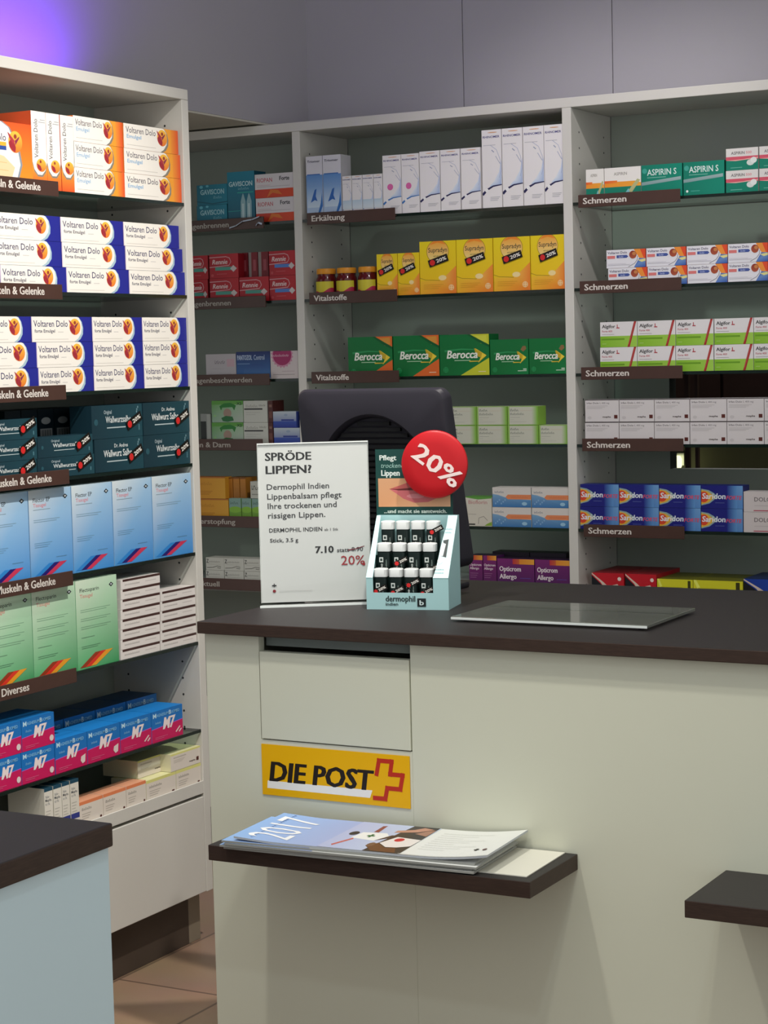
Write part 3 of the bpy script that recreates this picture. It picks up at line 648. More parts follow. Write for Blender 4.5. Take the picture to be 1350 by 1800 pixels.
def d_pain_p(c):
    c.r(0, 0, 1, 1, '#0a8068'); c.r(0, .52, 1, 1, '#e0dcd8'); c.r(0, .46, 1, .62, '#d4586a'); c.p([(0, .46), (.3, .42), (.62, .50), (1, .55), (1, .5)], '#e8b0a8'); c.t('ASPIRIN', .16, .72, .13, .42, '#5c5458', .02); c.t('500', .62, .73, .11, .18, '#d88a90', .015); c.e(.76, .32, .12, .14, '#d4dcd6', 12); c.e(.86, .42, .10, .14, '#e4e8e4', 12); c.r(.14, .10, .5, .13, '#6cb8a4')
def d_gel_mini(c):
    c.r(0, 0, 1, 1, '#e6e4ea'); c.p([(.70, 1), (1, 1), (1, .45), (.86, .52), (.78, .7)], '#e2502c'); c.p([(.70, 1), (.86, 1), (.97, .42), (.84, .50)], '#f0943c'); c.g([(.70, .0, '#5a7cc0'), (1, 0, '#2f56a8'), (1, .48, '#7fa0c8'), (.84, .50, '#3f68b4')]); c.p([(.8, .40), (1, .46), (1, .34), (.9, .28)], '#e4dc94')
    c.line([(.56, .04), (.72, .22), (.79, .42), (.80, .62)], .035, '#8f8f96'); c.t('Voltaren Dolo', .03, .78, .13, .50, '#4a4464', .012); c.r(.02, .52, .22, .68, '#dc7a78'); c.p([(.26, .54), (.26, .70), (.52, .70), (.56, .62), (.52, .54)], '#46589c'); c.sq(.32, .57, .1, .12, '#c4cce8'); c.r(.03, .15, .6, .17, '#b4b0bc'); c.r(.03, .22, .5, .235, '#c4c0cc')
    c.e(.68, .70, .095, .22, '#b0583c', 16, col2='#8c3028'); c.e(.71, .76, .05, .10, '#c8824c', 10)
def d_ibu(c):
    c.r(0, 0, 1, 1, '#e4e0e0'); c.hg(0, 0, 1, .44, '#84b82c', '#a0cc50'); c.r(.03, .28, .66, .345, '#6a9c24'); c.t('Algifor', .05, .76, .13, .36, '#3c3a3c', .03); c.t('L', .46, .76, .13, .06, '#b03a44', .03); c.r(.44, .74, .53, .77, '#b03a44'); c.t('Forte 400', .05, .60, .07, .28, '#c0606c', .01); c.r(.05, .50, .38, .515, '#a8a4a4'); c.r(.05, .12, .16, .15, '#a8cc6a')
    c.p([(.74, .0), (.80, 0), (.985, 1), (.925, 1)], '#a82c2c'); c.line([(.77, .1), (.95, .95)], .015, '#c86a64')
def d_maroon(c):
    c.r(0, 0, 1, 1, '#d8d2d2'); c.r(0, .96, 1, 1, '#4c4444'); c.t('Irfen Dolo', .05, .80, .075, .36, '#5c5658', .02); c.t('L 400 mg', .44, .80, .075, .28, '#8c8688', .01); c.bars(.05, .70, .62, 3, .055, '#b8b2b2', .018); c.t('mepha', .52, .18, .075, .24, '#4c3c3a', .03); c.r(.86, .14, .96, .30, '#5c2a24'); c.e(.13, .18, .06, .07, '#cac4c4', 10)
def d_head(c):
    c.g([(0, 0, '#1d1f78'), (1, 0, '#5a8cc8'), (1, 1, '#6fa0d4'), (0, 1, '#1a1c70')]); c.r(0, 0, .70, 1, '#1c1f78'); c.hg(.62, 0, .86, 1, '#1c2680', '#5f94cc')
    c.p([(0, .12), (.20, .22), (.34, .42), (.40, .52), (.30, .68), (.18, .80), (0, .86)], '#8fa8a4'); c.p([(0, .17), (.17, .26), (.34, .50), (.16, .74), (0, .80)], '#e4b03c'); c.e(.06, .50, .12, .24, '#d8482c', 16)
    c.t('Saridon', .02, .42, .24, .56, '#e4e8f0', .03, shear=.1); c.t('FORTE', .60, .40, .16, .36, '#d4506c', .03, shear=.25); c.r(.34, .24, .56, .26, '#5c68a8')
def d_dol(c): c.r(0, 0, 1, 1, '#d2c9c8'); c.t('DOLO', .28, .52, .20, .44, '#6c6466', .012); c.r(.26, .04, 1, .09, '#b04a5c'); c.r(.28, .30, .8, .32, '#b4aaaa')
def d_syr(c, a_, b_):
    c.hg(0, 0, 1, 1, a_, b_); c.p([(0, 0), (.42, 0), (.30, .3), (0, .85)], '#15181e'); c.p([(0, .92), (.28, .42), (.42, 0), (.92, 0), (.80, .35), (.50, .2), (.36, .45), (0, 1)], '#dcc8b8'); c.c(.86, .66, .12, '#f0dcd4', 10)
def d_syr_red(c): d_syr(c, '#c81e2c', '#c01a28')
def d_syr_blue(c): d_syr(c, '#1c3c9c', '#2448a8')
def d_flat_y(c): c.r(0, 0, 1, 1, '#d8d42c'); c.r(.86, .1, .94, .9, '#3c3a14'); c.p([(0, 1), (.06, 1), (.2, 0), (.12, 0)], '#eef06c'); c.r(.1, .3, .7, .4, '#c0bc24')

# type: design, object name, category, look, group, where, depth, body, top, sticker(u, v, length in m, tilt)
G_ = 'gel cartons on the left unit'
TYPES = {
 'relief_wide': (d_relief_wide, 'heat_patch_carton', 'box', 'white and orange heat patch carton beside the upright gel cartons', 'cartons on the top left shelf', '', .045, '#ee6a2c', '#c87850', None),
 'relief_upright': (d_relief_upright, 'gel_carton', 'box', 'slim white gel carton standing upright with orange foot', 'upright gel cartons', '', .17, '#e8643a', '#d8a08c', None),
 'relief_flat_orange': (d_relief_flat, 'gel_carton', 'box', 'white and orange gel carton', 'orange gel cartons', 'top left shelf', .055, '#f08a3a', '#efe8df', None),
 'gel_blue': (d_gel_blue, 'gel_carton', 'box', 'white and blue gel carton', G_, '', .055, '#2a2c8c', '#e8e2da', None),
 'salve_small': (d_salve_large, 'salve_carton', 'box', 'small dark teal salve carton', 'dark teal salve cartons', '', .05, '#1b3844', '#1b3844', (.83, .44, .062, 24)),
 'salve_large': (d_salve_large, 'salve_carton', 'box', 'large dark teal salve carton', 'dark teal salve cartons', '', .06, '#1b3844', '#1b3844', (.84, .36, .060, 24)),
 'salve_end': (d_salve_end, 'salve_carton', 'box', 'dark salve carton turned end-on with barcode, behind the others', 'end-on salve cartons', '', .10, '#0f1f28', '#0f1f28', None),
 'plaster_blue': (d_plaster_blue, 'plaster_carton', 'box', 'tall pale blue plaster carton', 'pale blue plaster cartons', 'left unit', .03, '#8fbfe6', '#cfe0ea', None),
 'plaster_green': (d_plaster_green, 'plaster_carton', 'box', 'tall pale green plaster carton', 'pale green plaster cartons', 'left unit', .03, '#7fc493', '#cfe6cc', None),
 'tablet_slim': (d_tablet_slim, 'tablet_carton', 'box', 'slim white tablet carton with brown stripe', 'slim white tablet cartons', '', .09, '#ddd6d2', '#e6e0dc', None),
 'effervescent': (lambda c: d_eff(c, 0), 'magnesium_carton', 'box', 'blue and magenta carton with white disc', 'blue and magenta magnesium cartons', '', .10, '#1c74c2', '#1f80d0', None),
 'effervescent_single': (lambda c: d_eff(c, 2), 'magnesium_carton', 'box', 'blue and magenta carton in the single front row', 'blue and magenta magnesium cartons', '', .075, '#1c74c2', '#1f86d8', None),
 'effervescent_back': (lambda c: d_eff(c, 2), 'magnesium_carton', 'box', 'blue magenta carton behind the single front row', 'blue and magenta magnesium cartons', '', .10, '#1a5a98', '#1c4a78', None),  # same carton, sides and top darkened: the back row's shade in the colour
 'drop_slim': (d_drop, 'nose_drop_carton', 'box', 'narrow white drops carton with navy top', 'narrow white drops cartons', 'bottom deck of left unit', .10, '#d8d2c4', '#1f4a60', None),
 'tablet_orange': (d_tab_orange, 'tablet_carton', 'box', 'white tablet carton with orange top stripe', 'orange-striped cartons', 'bottom deck', .05, '#e2d6c8', '#eca884', None),
 'tablet_yellow': (d_tab_yellow, 'tablet_carton', 'box', 'white tablet carton with pale yellow top stripe', 'yellow-striped cartons', 'bottom deck', .10, '#e2dcbc', '#e8e6b0', None),
 'antacid_teal': (d_antacid, 'antacid_carton', 'box', 'flat teal antacid carton', 'teal antacid cartons', 'corner bay', .07, '#176a80', '#176a80', None),
 'antacid_upright': (d_antacid_up, 'antacid_carton', 'box', 'upright teal antacid carton showing two sachets in corner bay', 'teal antacid cartons', '', .06, '#15566a', '#1c7f98', None),
 'stomach_forte': (d_forte, 'antacid_carton', 'box', 'white and orange-red carton on top shelf of corner bay', 'white and orange-red cartons', '', .07, '#cfc8c8', '#d4d0d0', None),
 'chew_red': (d_chew, 'chewable_tablet_carton', 'box', 'red carton with green band', 'red chewable tablet cartons', 'corner bay', .035, '#9c1824', '#8c1620', None),
 'chew_red_blue': (d_chew_blue, 'chewable_tablet_carton', 'box', 'red carton with blue band', 'red chewable tablet cartons', 'corner bay', .06, '#9c1824', '#8c1620', None),
 'chew_end': (d_chew_end, 'chewable_tablet_carton', 'box', 'dark red carton turned end-on in corner bay', 'end-on red cartons', '', .08, '#7a1420', '#7a1420', None),
 'small_white': (d_small_white, 'tablet_carton', 'box', 'small grey-white carton left of blue carton in corner bay', 'cartons on the third corner shelf', '', .05, '#b4b0b4', '#b4b0b4', None),
 'reflux_blue': (d_reflux, 'tablet_carton', 'box', 'dark blue carton between white and pink cartons in corner bay', 'cartons on the third corner shelf', '', .06, '#24407c', '#1c2c64', None),
 'pink_burst': (d_pink, 'tablet_carton', 'box', 'white carton with dark pink burst in corner bay', 'cartons on the third corner shelf', '', .06, '#c8bebe', '#b89aa6', None),
 'frog_green': (d_frog, 'remedy_carton', 'box', 'green and grey carton in corner bay', 'green and grey cartons', '', .06, '#6a9a60', '#5c9a44', None),
 'bar_white': (d_bar, 'tablet_carton', 'box', 'pale grey carton with black bar in corner bay', 'pale cartons with black bar', '', .05, '#b8bab2', '#b8bab2', None),
 'brown_end': (d_brown, 'tablet_carton', 'box', 'narrow brown carton end in corner bay', 'narrow brown cartons', '', .06, '#4c2422', '#4c2422', None),
 'blue_fade': (d_bluefade, 'tablet_carton', 'box', 'white and blue faded carton beside the monitor', 'white and blue faded cartons', '', .05, '#3a4c9c', '#b8c4cc', None),
 'grey_upright': (d_greyup, 'remedy_carton', 'box', 'grey and black upright carton at left edge of corner bay', 'upright grey carton', '', .05, '#8c908c', '#8c908c', None),
 'yellow_plain': (d_yellow, 'laxative_carton', 'box', 'amber yellow carton in corner bay', 'amber cartons', '', .035, '#c8902e', '#a8672a', None),
 'orange_end': (d_orange_end, 'laxative_carton', 'box', 'narrow orange carton end in corner bay', 'narrow orange cartons', '', .06, '#b07428', '#8c5a20', None),
 'herb_green': (d_herb, 'laxative_carton', 'box', 'small green and grey-blue carton in corner bay', 'small green cartons', '', .05, '#6c9a38', '#7c9c94', None),
 'herb_green_top': (d_herb_top, 'laxative_carton', 'box', 'pale grey carton on the small green cartons, corner bay', 'pale carton', '', .04, '#b4b6ac', '#b4b6ac', None),
 'script_white': (d_script, 'balm_carton', 'box', 'white carton with script lettering in corner bay', 'white script cartons', '', .05, '#bcbdb5', '#c4c5bd', None),
 'spray_tall': (d_spray_tall, 'nasal_spray_carton', 'box', 'tall blue and white nasal spray carton', 'tall blue spray cartons', '', .055, '#d4d2d8', '#dcdae0', None),
 'spray_small': (d_spray_small, 'nasal_spray_carton', 'box', 'short white nasal spray carton', 'short white spray cartons', '', .04, '#e4e0e0', '#e8e4e4', None),
 'spray_pink': (d_spray_pink, 'nasal_spray_carton', 'box', 'white nasal spray carton with pink dot', 'pink-dot spray cartons', '', .05, '#e4e0e0', '#e8e4e4', None),
 'spray_mid': (d_spray, 'nasal_spray_carton', 'box', 'medium white nasal spray carton with navy swoosh', 'medium white spray cartons', '', .05, '#e4e0e0', '#e8e4e4', None),
 'spray_large': (d_spray, 'nasal_spray_carton', 'box', 'tallest white nasal spray carton with navy swoosh', 'tallest white spray cartons', '', .05, '#e4e0e0', '#e8e4e4', None),
 'vitamin_small': (d_vit, 'vitamin_carton', 'box', 'small yellow vitamin carton with discount sticker', 'small yellow vitamin cartons', '', .04, '#e8c81c', '#e8a81c', (.50, .55, .048, 22)),
 'vitamin_large': (d_vit, 'vitamin_carton', 'box', 'large yellow vitamin carton with discount sticker', 'large yellow vitamin cartons', '', .05, '#e8c81c', '#e89a1c', (.55, .56, .056, 17)),
 'eff_green_orange': (d_eff_o, 'effervescent_carton', 'box', 'green vitamin carton with orange corners', 'green vitamin cartons with orange corners', '', .06, '#0a6a32', '#0d7438', None),
 'eff_green_yellow': (d_eff_y, 'effervescent_carton', 'box', 'green vitamin carton with yellow corners in middle bay', 'green carton with yellow corners', '', .06, '#0a6a32', '#0d7438', None),
 'eff_green_small': (d_eff_s, 'effervescent_carton', 'box', 'smaller plain green vitamin carton', 'smaller green vitamin cartons', '', .05, '#0c6c36', '#0d7438', None),
 'lime_white': (d_lime, 'tablet_carton', 'box', 'white carton with lime green edges', 'lime-edged cartons', '', .05, '#94c052', '#c4d8a0', None),
 'flora_white': (d_flora, 'tablet_carton', 'box', 'white carton with green top edge right of the monitor', 'white green-topped carton', '', .05, '#ccc6b8', '#5f9c44', None),
 'blue_orange': (d_blue_orange, 'capsule_carton', 'box', 'white, blue and orange carton', 'white, blue and orange cartons', 'middle bay', .05, '#c8c8c4', '#e4dfd8', None),
 'allergy_purple': (d_allergy, 'allergy_carton', 'box', 'purple allergy carton', 'purple allergy cartons', 'behind the counter', .05, '#52205c', '#2c1c30', None),
 'allergy_small': (d_allergy_s, 'allergy_carton', 'box', 'narrow purple allergy carton', 'narrow purple cartons', 'beside monitor', .05, '#52205c', '#2c1c30', None),
 'allergy_back': (lambda c: c.r(0, 0, 1, 1, '#241c2a'), 'allergy_carton', 'box', 'carton darkened as shade, standing behind the purple allergy cartons', 'cartons darkened as shade behind the purple ones', '', .05, '#1e1a24', '#1c1a20', None),  # plain near-black: shadow behind the front row put into the carton colour
 'pain_orange': (d_pain_o, 'painkiller_carton', 'box', 'white, orange and green painkiller carton', 'white, orange and green cartons', '', .05, '#dcd8d0', '#ece8e0', None),
 'pain_green': (d_pain_g, 'painkiller_carton', 'box', 'plain green painkiller carton with white lettering', 'plain green painkiller cartons', '', .05, '#06705c', '#067a64', None),
 'pain_pink': (d_pain_p, 'painkiller_carton', 'box', 'small green, pink and white painkiller carton', 'green, pink and white cartons', '', .04, '#d8d4d0', '#e0dcd8', None),
 'gel_mini': (d_gel_mini, 'painkiller_carton', 'box', 'white carton with red and blue corner', 'white red-and-blue cornered cartons', 'right bay', .04, '#c8342c', '#d8443a', None),
 'ibu_green': (d_ibu, 'painkiller_carton', 'box', 'white and lime carton with red slash', 'white and lime red-slash cartons', '', .045, '#d8d4d4', '#e4e0e0', None),
 'maroon_dot': (d_maroon, 'painkiller_carton', 'box', 'white carton with small maroon square', 'white maroon-square cartons', '', .045, '#d0caca', '#d8d2d2', None),
 'headache_blue': (d_head, 'painkiller_carton', 'box', 'navy and light blue carton', 'navy and light blue cartons', 'right bay', .05, '#1a1c70', '#24307c', None),
 'dol_white': (d_dol, 'painkiller_carton', 'box', 'plain white carton right of navy cartons', 'plain white cartons', '', .045, '#d2c9c8', '#dcd4d2', None),
 'syringe_red': (d_syr_red, 'ointment_carton', 'box', 'flat red carton behind the counter', 'flat red cartons', '', .17, '#b81c28', '#8c1a24', None),
 'flat_yellow': (d_flat_y, 'ointment_carton', 'box', 'flat yellow carton behind the counter', 'flat yellow cartons', '', .15, '#c4c024', '#6c6a1c', None),
 'syringe_blue': (d_syr_blue, 'ointment_carton', 'box', 'flat blue carton behind the counter at right edge', 'flat blue carton', '', .15, '#1c3c9c', '#1c2c5c', None),
}
ORD = ['leftmost', 'second from left', 'third from left', 'fourth from left', 'fifth from left', 'sixth from left', 'seventh from left']
LEV = {2: ['lower row', 'upper row'], 3: ['bottom row', 'middle row', 'top row']}

def sticker_mesh(length):
    c = Card(length, length*.34)
    c.r(0, 0, 1, 1, '#17130f'); c.c(.19, .5, .40, '#d42a2a', 16); c.t('20%', .40, .27, .46, .52, '#f4f0e8', .03)
    return c.mesh('discount_sticker', '#17130f', .0006)
STK = {}
def add_sticker(parent, x, z, length, tilt):
    k = round(length, 4)
    if k not in STK: STK[k] = sticker_mesh(length)
    s_ = bpy.data.objects.new('discount_sticker', STK[k]); link(s_, parent)
    s_.location = (x, -.0026, z); s_.rotation_euler = (0, -math.radians(tilt), 0); s_['label'] = 'black and red discount sticker'
    return s_

LAYOUT = [
    # (type, unit, base height, carton height, [(from, to, level, set back), ...]) in metres along the unit
    ('relief_wide', 'L', 1.787, 0.1331, [(3.1525,3.3647,0,0.0)]),
    ('relief_upright', 'L', 1.787, 0.164, [(3.3637,3.4135,0,0.0),(3.4135,3.4605,0,0.0),(3.4624,3.5093,0,0.0)]),
    ('relief_flat_orange', 'L', 1.787, 0.0558, [(3.506,3.691,0,0.0),(3.691,3.9173,0,0.0),(3.5074,3.6878,1,0.0),(3.6921,3.9158,1,0.0),(3.5087,3.6889,2,0.0),(3.6932,3.9096,2,0.0)]),
    ('gel_blue', 'L', 1.57, 0.0541, [(3.243,3.4658,0,0.0),(3.2211,3.4512,1,0.0),(3.2208,3.4496,2,0.0),(3.4648,3.6933,0,0.0),(3.4522,3.6824,1,0.0),(3.4505,3.678,2,0.0),(3.6944,3.9195,0,0.0),(3.6835,3.9126,1,0.0),(3.6791,3.9004,2,0.0)]),
    ('gel_blue', 'L', 1.354, 0.0544, [(3.1492,3.3568,0,0.0),(3.1475,3.3544,1,0.0),(3.1475,3.3377,2,0.0),(3.3559,3.5485,0,0.0),(3.3525,3.5497,1,0.0),(3.3387,3.5488,2,0.0),(3.5496,3.7392,0,0.0),(3.5507,3.7379,1,0.0),(3.5498,3.7378,2,0.0),(3.7403,3.9195,0,0.0),(3.7391,3.9195,1,0.0),(3.7389,3.9195,2,0.0)]),
    ('salve_small', 'L', 1.171, 0.0439, [(3.164,3.3396,0,0.0),(3.1668,3.3423,1,0.0),(3.1695,3.345,2,0.0)]),
    ('salve_small', 'L', 1.171, 0.0443, [(3.3415,3.5414,0,0.0),(3.3442,3.5378,1,0.0)]),
    ('salve_large', 'L', 1.171, 0.0747, [(3.5434,3.728,0,0.0),(3.5364,3.7279,1,0.0),(3.7291,3.9182,0,0.0),(3.7312,3.9195,1,0.0)]),
    ('salve_end', 'L', 1.171, 0.1448, [(3.3733,3.4274,0,0.11),(3.4294,3.4847,0,0.11),(3.4867,3.5434,0,0.11),(3.5454,3.6055,0,0.11),(3.6076,3.6735,0,0.11)]),
    ('plaster_blue', 'L', 0.957, 0.1917, [(3.1589,3.3043,0,0.0),(3.3062,3.4521,0,0.0),(3.4541,3.6006,0,0.0),(3.6028,3.7538,0,0.0),(3.7561,3.9177,0,0.0)]),
    ('plaster_green', 'L', 0.741, 0.1979, [(3.1564,3.3027,0,0.0),(3.3037,3.4544,0,0.0),(3.4555,3.6074,0,0.0)]),
    ('tablet_slim', 'L', 0.741, 0.0228, [(3.613,3.7672,0,0.0),(3.6143,3.7685,1,0.0),(3.6157,3.7698,2,0.0),(3.617,3.7712,3,0.0),(3.6184,3.7725,4,0.0),(3.6197,3.7738,5,0.0),(3.6211,3.7751,6,0.0),(3.6224,3.7765,7,0.0),(3.7695,3.9195,0,0.0),(3.7708,3.9195,1,0.0),(3.7721,3.9195,2,0.0),(3.7735,3.9195,3,0.0),(3.7748,3.9195,4,0.0),(3.7761,3.9195,5,0.0)]),
    ('effervescent', 'L', 0.528, 0.0692, [(3.1475,3.2488,0,0.0),(3.2497,3.3616,0,0.0),(3.1475,3.253,1,0.0),(3.254,3.3648,1,0.0)]),
    ('effervescent_single', 'L', 0.528, 0.074, [(3.3637,3.4769,0,0.0),(3.4779,3.5997,0,0.0),(3.6008,3.7219,0,0.0),(3.7231,3.8501,0,0.0)]),
    ('effervescent_back', 'L', 0.528, 0.0872, [(3.4172,3.5229,0,0.1),(3.5249,3.6417,0,0.1),(3.6439,3.7616,0,0.1),(3.7639,3.8872,0,0.1)]),
    ('drop_slim', 'L', 0.375, 0.1301, [(3.3208,3.3502,0,0.0),(3.3522,3.381,0,0.0),(3.382,3.4091,0,0.0),(3.4111,3.4416,0,0.0)]),
    ('tablet_orange', 'L', 0.375, 0.0743, [(3.441,3.5274,0,0.0),(3.5285,3.6147,0,0.0),(3.6158,3.6926,0,0.0)]),
    ('tablet_yellow', 'L', 0.375, 0.0713, [(3.6936,3.8139,0,0.0),(3.815,3.9195,0,0.0)]),
    ('tablet_yellow', 'L', 0.4466, 0.0416, [(3.7039,3.8144,0,0.03),(3.7948,3.9195,0,0.0)]),
    ('antacid_teal', 'B', 1.79, 0.0568, [(-3.143,-3.041,0,0.0),(-3.1408,-3.0389,1,0.0)]),
    ('antacid_upright', 'B', 1.79, 0.1434, [(-3.0385,-2.9486,0,0.0)]),
    ('stomach_forte', 'B', 1.79, 0.0656, [(-2.9463,-2.822,0,0.0),(-2.9477,-2.822,1,0.0)]),
    ('chew_red', 'B', 1.574, 0.0678, [(-3.1069,-3.01,0,0.0),(-3.1062,-3.0095,1,0.0),(-3.0082,-2.9111,0,0.0)]),
    ('chew_red_blue', 'B', 1.574, 0.0678, [(-2.9092,-2.822,0,0.0),(-2.9087,-2.822,1,0.0)]),
    ('chew_red', 'B', 1.574, 0.0677, [(-3.185,-3.126,0,0.02),(-3.185,-3.1234,1,0.02)]),
    ('chew_end', 'B', 1.6421, 0.0693, [(-3.025,-2.9967,0,0.03),(-2.9948,-2.9647,0,0.03),(-2.9629,-2.9293,0,0.03)]),
    ('small_white', 'B', 1.358, 0.0727, [(-3.1284,-3.0272,0,0.0)]),
    ('reflux_blue', 'B', 1.358, 0.0775, [(-3.0262,-2.9146,0,0.0)]),
    ('pink_burst', 'B', 1.358, 0.0768, [(-2.9137,-2.822,0,0.0)]),
    ('frog_green', 'B', 1.177, 0.0612, [(-3.1153,-3.0093,0,0.0),(-3.1139,-3.0081,1,0.0)]),
    ('bar_white', 'B', 1.177, 0.0607, [(-3.0084,-2.9276,0,0.0),(-3.0072,-2.9283,1,0.0)]),
    ('brown_end', 'B', 1.177, 0.0605, [(-2.9267,-2.9118,0,0.0),(-2.9256,-2.9107,1,0.0)]),
    ('blue_fade', 'B', 1.177, 0.0453, [(-2.9093,-2.8235,0,0.0),(-2.9105,-2.8348,1,0.0)]),
    ('grey_upright', 'B', 1.177, 0.0862, [(-3.1525,-3.1177,0,0.0)]),
    ('yellow_plain', 'B', 0.96, 0.0621, [(-3.185,-3.0667,0,0.0),(-3.185,-3.0759,1,0.0)]),
    ('orange_end', 'B', 1.0225, 0.0592, [(-3.0852,-3.064,0,0.02),(-3.0621,-3.0411,0,0.02),(-3.0392,-3.0201,0,0.02)]),
    ('herb_green', 'B', 0.96, 0.0641, [(-3.0647,-3.0247,0,0.0),(-3.0228,-2.9905,0,0.0),(-2.9887,-2.9491,0,0.0)]),
    ('herb_green_top', 'B', 1.0244, 0.0481, [(-2.9923,-2.9472,0,0)]),
    ('script_white', 'B', 0.782, 0.0359, [(-3.1511,-3.0891,0,0.0),(-3.1497,-3.0878,1,0.0),(-3.0872,-3.023,0,0.0),(-3.0878,-3.0217,1,0.0),(-3.0211,-2.9595,0,0.0),(-3.0208,-2.9583,1,0.0)]),
    ('spray_tall', 'B', 1.79, 0.1689, [(-2.7825,-2.7304,0,0.0),(-2.7295,-2.6726,0,0.0)]),
    ('spray_small', 'B', 1.79, 0.1093, [(-2.67,-2.6409,0,0.0),(-2.64,-2.6084,0,0.0),(-2.6076,-2.5744,0,0.0),(-2.5736,-2.5467,0,0.0)]),
    ('spray_pink', 'B', 1.79, 0.1553, [(-2.5452,-2.4893,0,0.0),(-2.4884,-2.4357,0,0.0)]),
    ('spray_mid', 'B', 1.79, 0.1582, [(-2.4339,-2.3741,0,0.0),(-2.3724,-2.315,0,0.0),(-2.3125,-2.2556,0,0.0)]),
    ('spray_large', 'B', 1.79, 0.2, [(-2.2511,-2.1949,0,0.0),(-2.1933,-2.1353,0,0.0),(-2.1337,-2.0756,0,0.0),(-2.0748,-2.0225,0,0.0)]),
    ('vitamin_small', 'B', 1.574, 0.1117, [(-2.5701,-2.5069,0,0.0),(-2.5061,-2.441,0,0.0)]),
    ('vitamin_large', 'B', 1.574, 0.1386, [(-2.4398,-2.3321,0,0.0),(-2.3312,-2.2256,0,0.0),(-2.2239,-2.1196,0,0.0),(-2.118,-2.0225,0,0.0)]),
    ('eff_green_orange', 'B', 1.358, 0.1086, [(-2.6653,-2.5284,0,0.0),(-2.5258,-2.3881,0,0.0)]),
    ('eff_green_yellow', 'B', 1.358, 0.1076, [(-2.3864,-2.2414,0,0.0)]),
    ('eff_green_small', 'B', 1.358, 0.0918, [(-2.2391,-2.1293,0,0.0),(-2.1277,-2.0225,0,0.0)]),
    ('lime_white', 'B', 1.177, 0.0494, [(-2.5482,-2.4599,0,0.0),(-2.4582,-2.3705,0,0.0),(-2.3697,-2.2826,0,0.0),(-2.2818,-2.1936,0,0.0),(-2.192,-2.1052,0,0.0),(-2.1036,-2.0225,0,0.0),(-2.5503,-2.4603,1,0.0),(-2.4586,-2.371,1,0.0),(-2.3702,-2.2823,1,0.0),(-2.2814,-2.1933,1,0.0),(-2.1917,-2.105,1,0.0)]),
    ('flora_white', 'B', 0.96, 0.0784, [(-2.3224,-2.2433,0,0.0)]),
    ('blue_orange', 'B', 0.96, 0.052, [(-2.2419,-2.1298,0,0.0),(-2.1282,-2.0225,0,0.0),(-2.2407,-2.1295,1,0.0),(-2.1279,-2.0225,1,0.0)]),
    ('allergy_purple', 'B', 0.805, 0.0721, [(-2.2311,-2.1238,0,0.0),(-2.1222,-2.0225,0,0.0)]),
    ('allergy_small', 'B', 0.805, 0.0784, [(-2.2717,-2.2327,0,0.0),(-2.3135,-2.2733,0,0.0)]),
    ('allergy_back', 'B', 0.805, 0.0836, [(-2.2709,-2.1629,0,0.056),(-2.1613,-2.0571,0,0.056)]),
    ('pain_orange', 'B', 1.79, 0.0804, [(-1.9615,-1.9121,0,0.0),(-1.9113,-1.8132,0,0.0)]),
    ('pain_green', 'B', 1.79, 0.081, [(-1.8124,-1.705,0,0.0),(-1.7028,-1.597,0,0.0)]),
    ('pain_pink', 'B', 1.79, 0.0531, [(-1.5936,-1.5119,0,0.0),(-1.5098,-1.4302,0,0.0),(-1.593,-1.5114,1,0.0),(-1.5093,-1.4298,1,0.0)]),
    ('gel_mini', 'B', 1.574, 0.046, [(-1.9052,-1.8001,0,0.0),(-1.7993,-1.6956,0,0.0),(-1.6948,-1.5917,0,0.0),(-1.591,-1.4899,0,0.0),(-1.4892,-1.3915,0,0.0),(-1.9091,-1.8039,1,0.0),(-1.8024,-1.6979,1,0.0),(-1.6964,-1.5912,1,0.0),(-1.5904,-1.4895,1,0.0),(-1.4888,-1.3912,1,0.0)]),
    ('ibu_green', 'B', 1.358, 0.064, [(-1.9304,-1.8305,0,0.0),(-1.8297,-1.7287,0,0.0),(-1.728,-1.6297,0,0.0),(-1.6283,-1.5283,0,0.0),(-1.5276,-1.4296,0,0.0),(-1.9293,-1.8295,1,0.0),(-1.8287,-1.7279,1,0.0),(-1.7271,-1.629,1,0.0),(-1.6275,-1.5276,1,0.0),(-1.5269,-1.429,1,0.0)]),
    ('maroon_dot', 'B', 1.177, 0.057, [(-1.9749,-1.8824,0,0.0),(-1.8813,-1.7877,0,0.0),(-1.7869,-1.6944,0,0.0),(-1.6932,-1.5982,0,0.0),(-1.5975,-1.5036,0,0.0),(-1.5029,-1.41,0,0.0),(-1.9739,-1.8815,1,0.0),(-1.8804,-1.7869,1,0.0),(-1.7861,-1.6937,1,0.0),(-1.6925,-1.5976,1,0.0),(-1.5969,-1.503,1,0.0),(-1.5023,-1.4095,1,0.0)]),
    ('headache_blue', 'B', 0.96, 0.0574, [(-1.9922,-1.8859,0,0.0),(-1.8851,-1.7779,0,0.0),(-1.7772,-1.6677,0,0.0),(-1.667,-1.5591,0,0.0),(-1.9911,-1.885,1,0.0),(-1.8842,-1.7771,1,0.0),(-1.7764,-1.667,1,0.0),(-1.6663,-1.5585,1,0.0)]),
    ('dol_white', 'B', 0.96, 0.0505, [(-1.5577,-1.4599,0,0.0),(-1.5572,-1.4595,1,0.0)]),
    ('syringe_red', 'B', 0.805, 0.0427, [(-1.9635,-1.8746,0,0.0),(-1.8715,-1.7871,0,0.0)]),
    ('flat_yellow', 'B', 0.805, 0.0329, [(-1.7857,-1.6907,0,0.0),(-1.6899,-1.5609,0,0.0)]),
    ('syringe_blue', 'B', 0.805, 0.0402, [(-1.5594,-1.447,0,0.0)]),
]
seen = {}
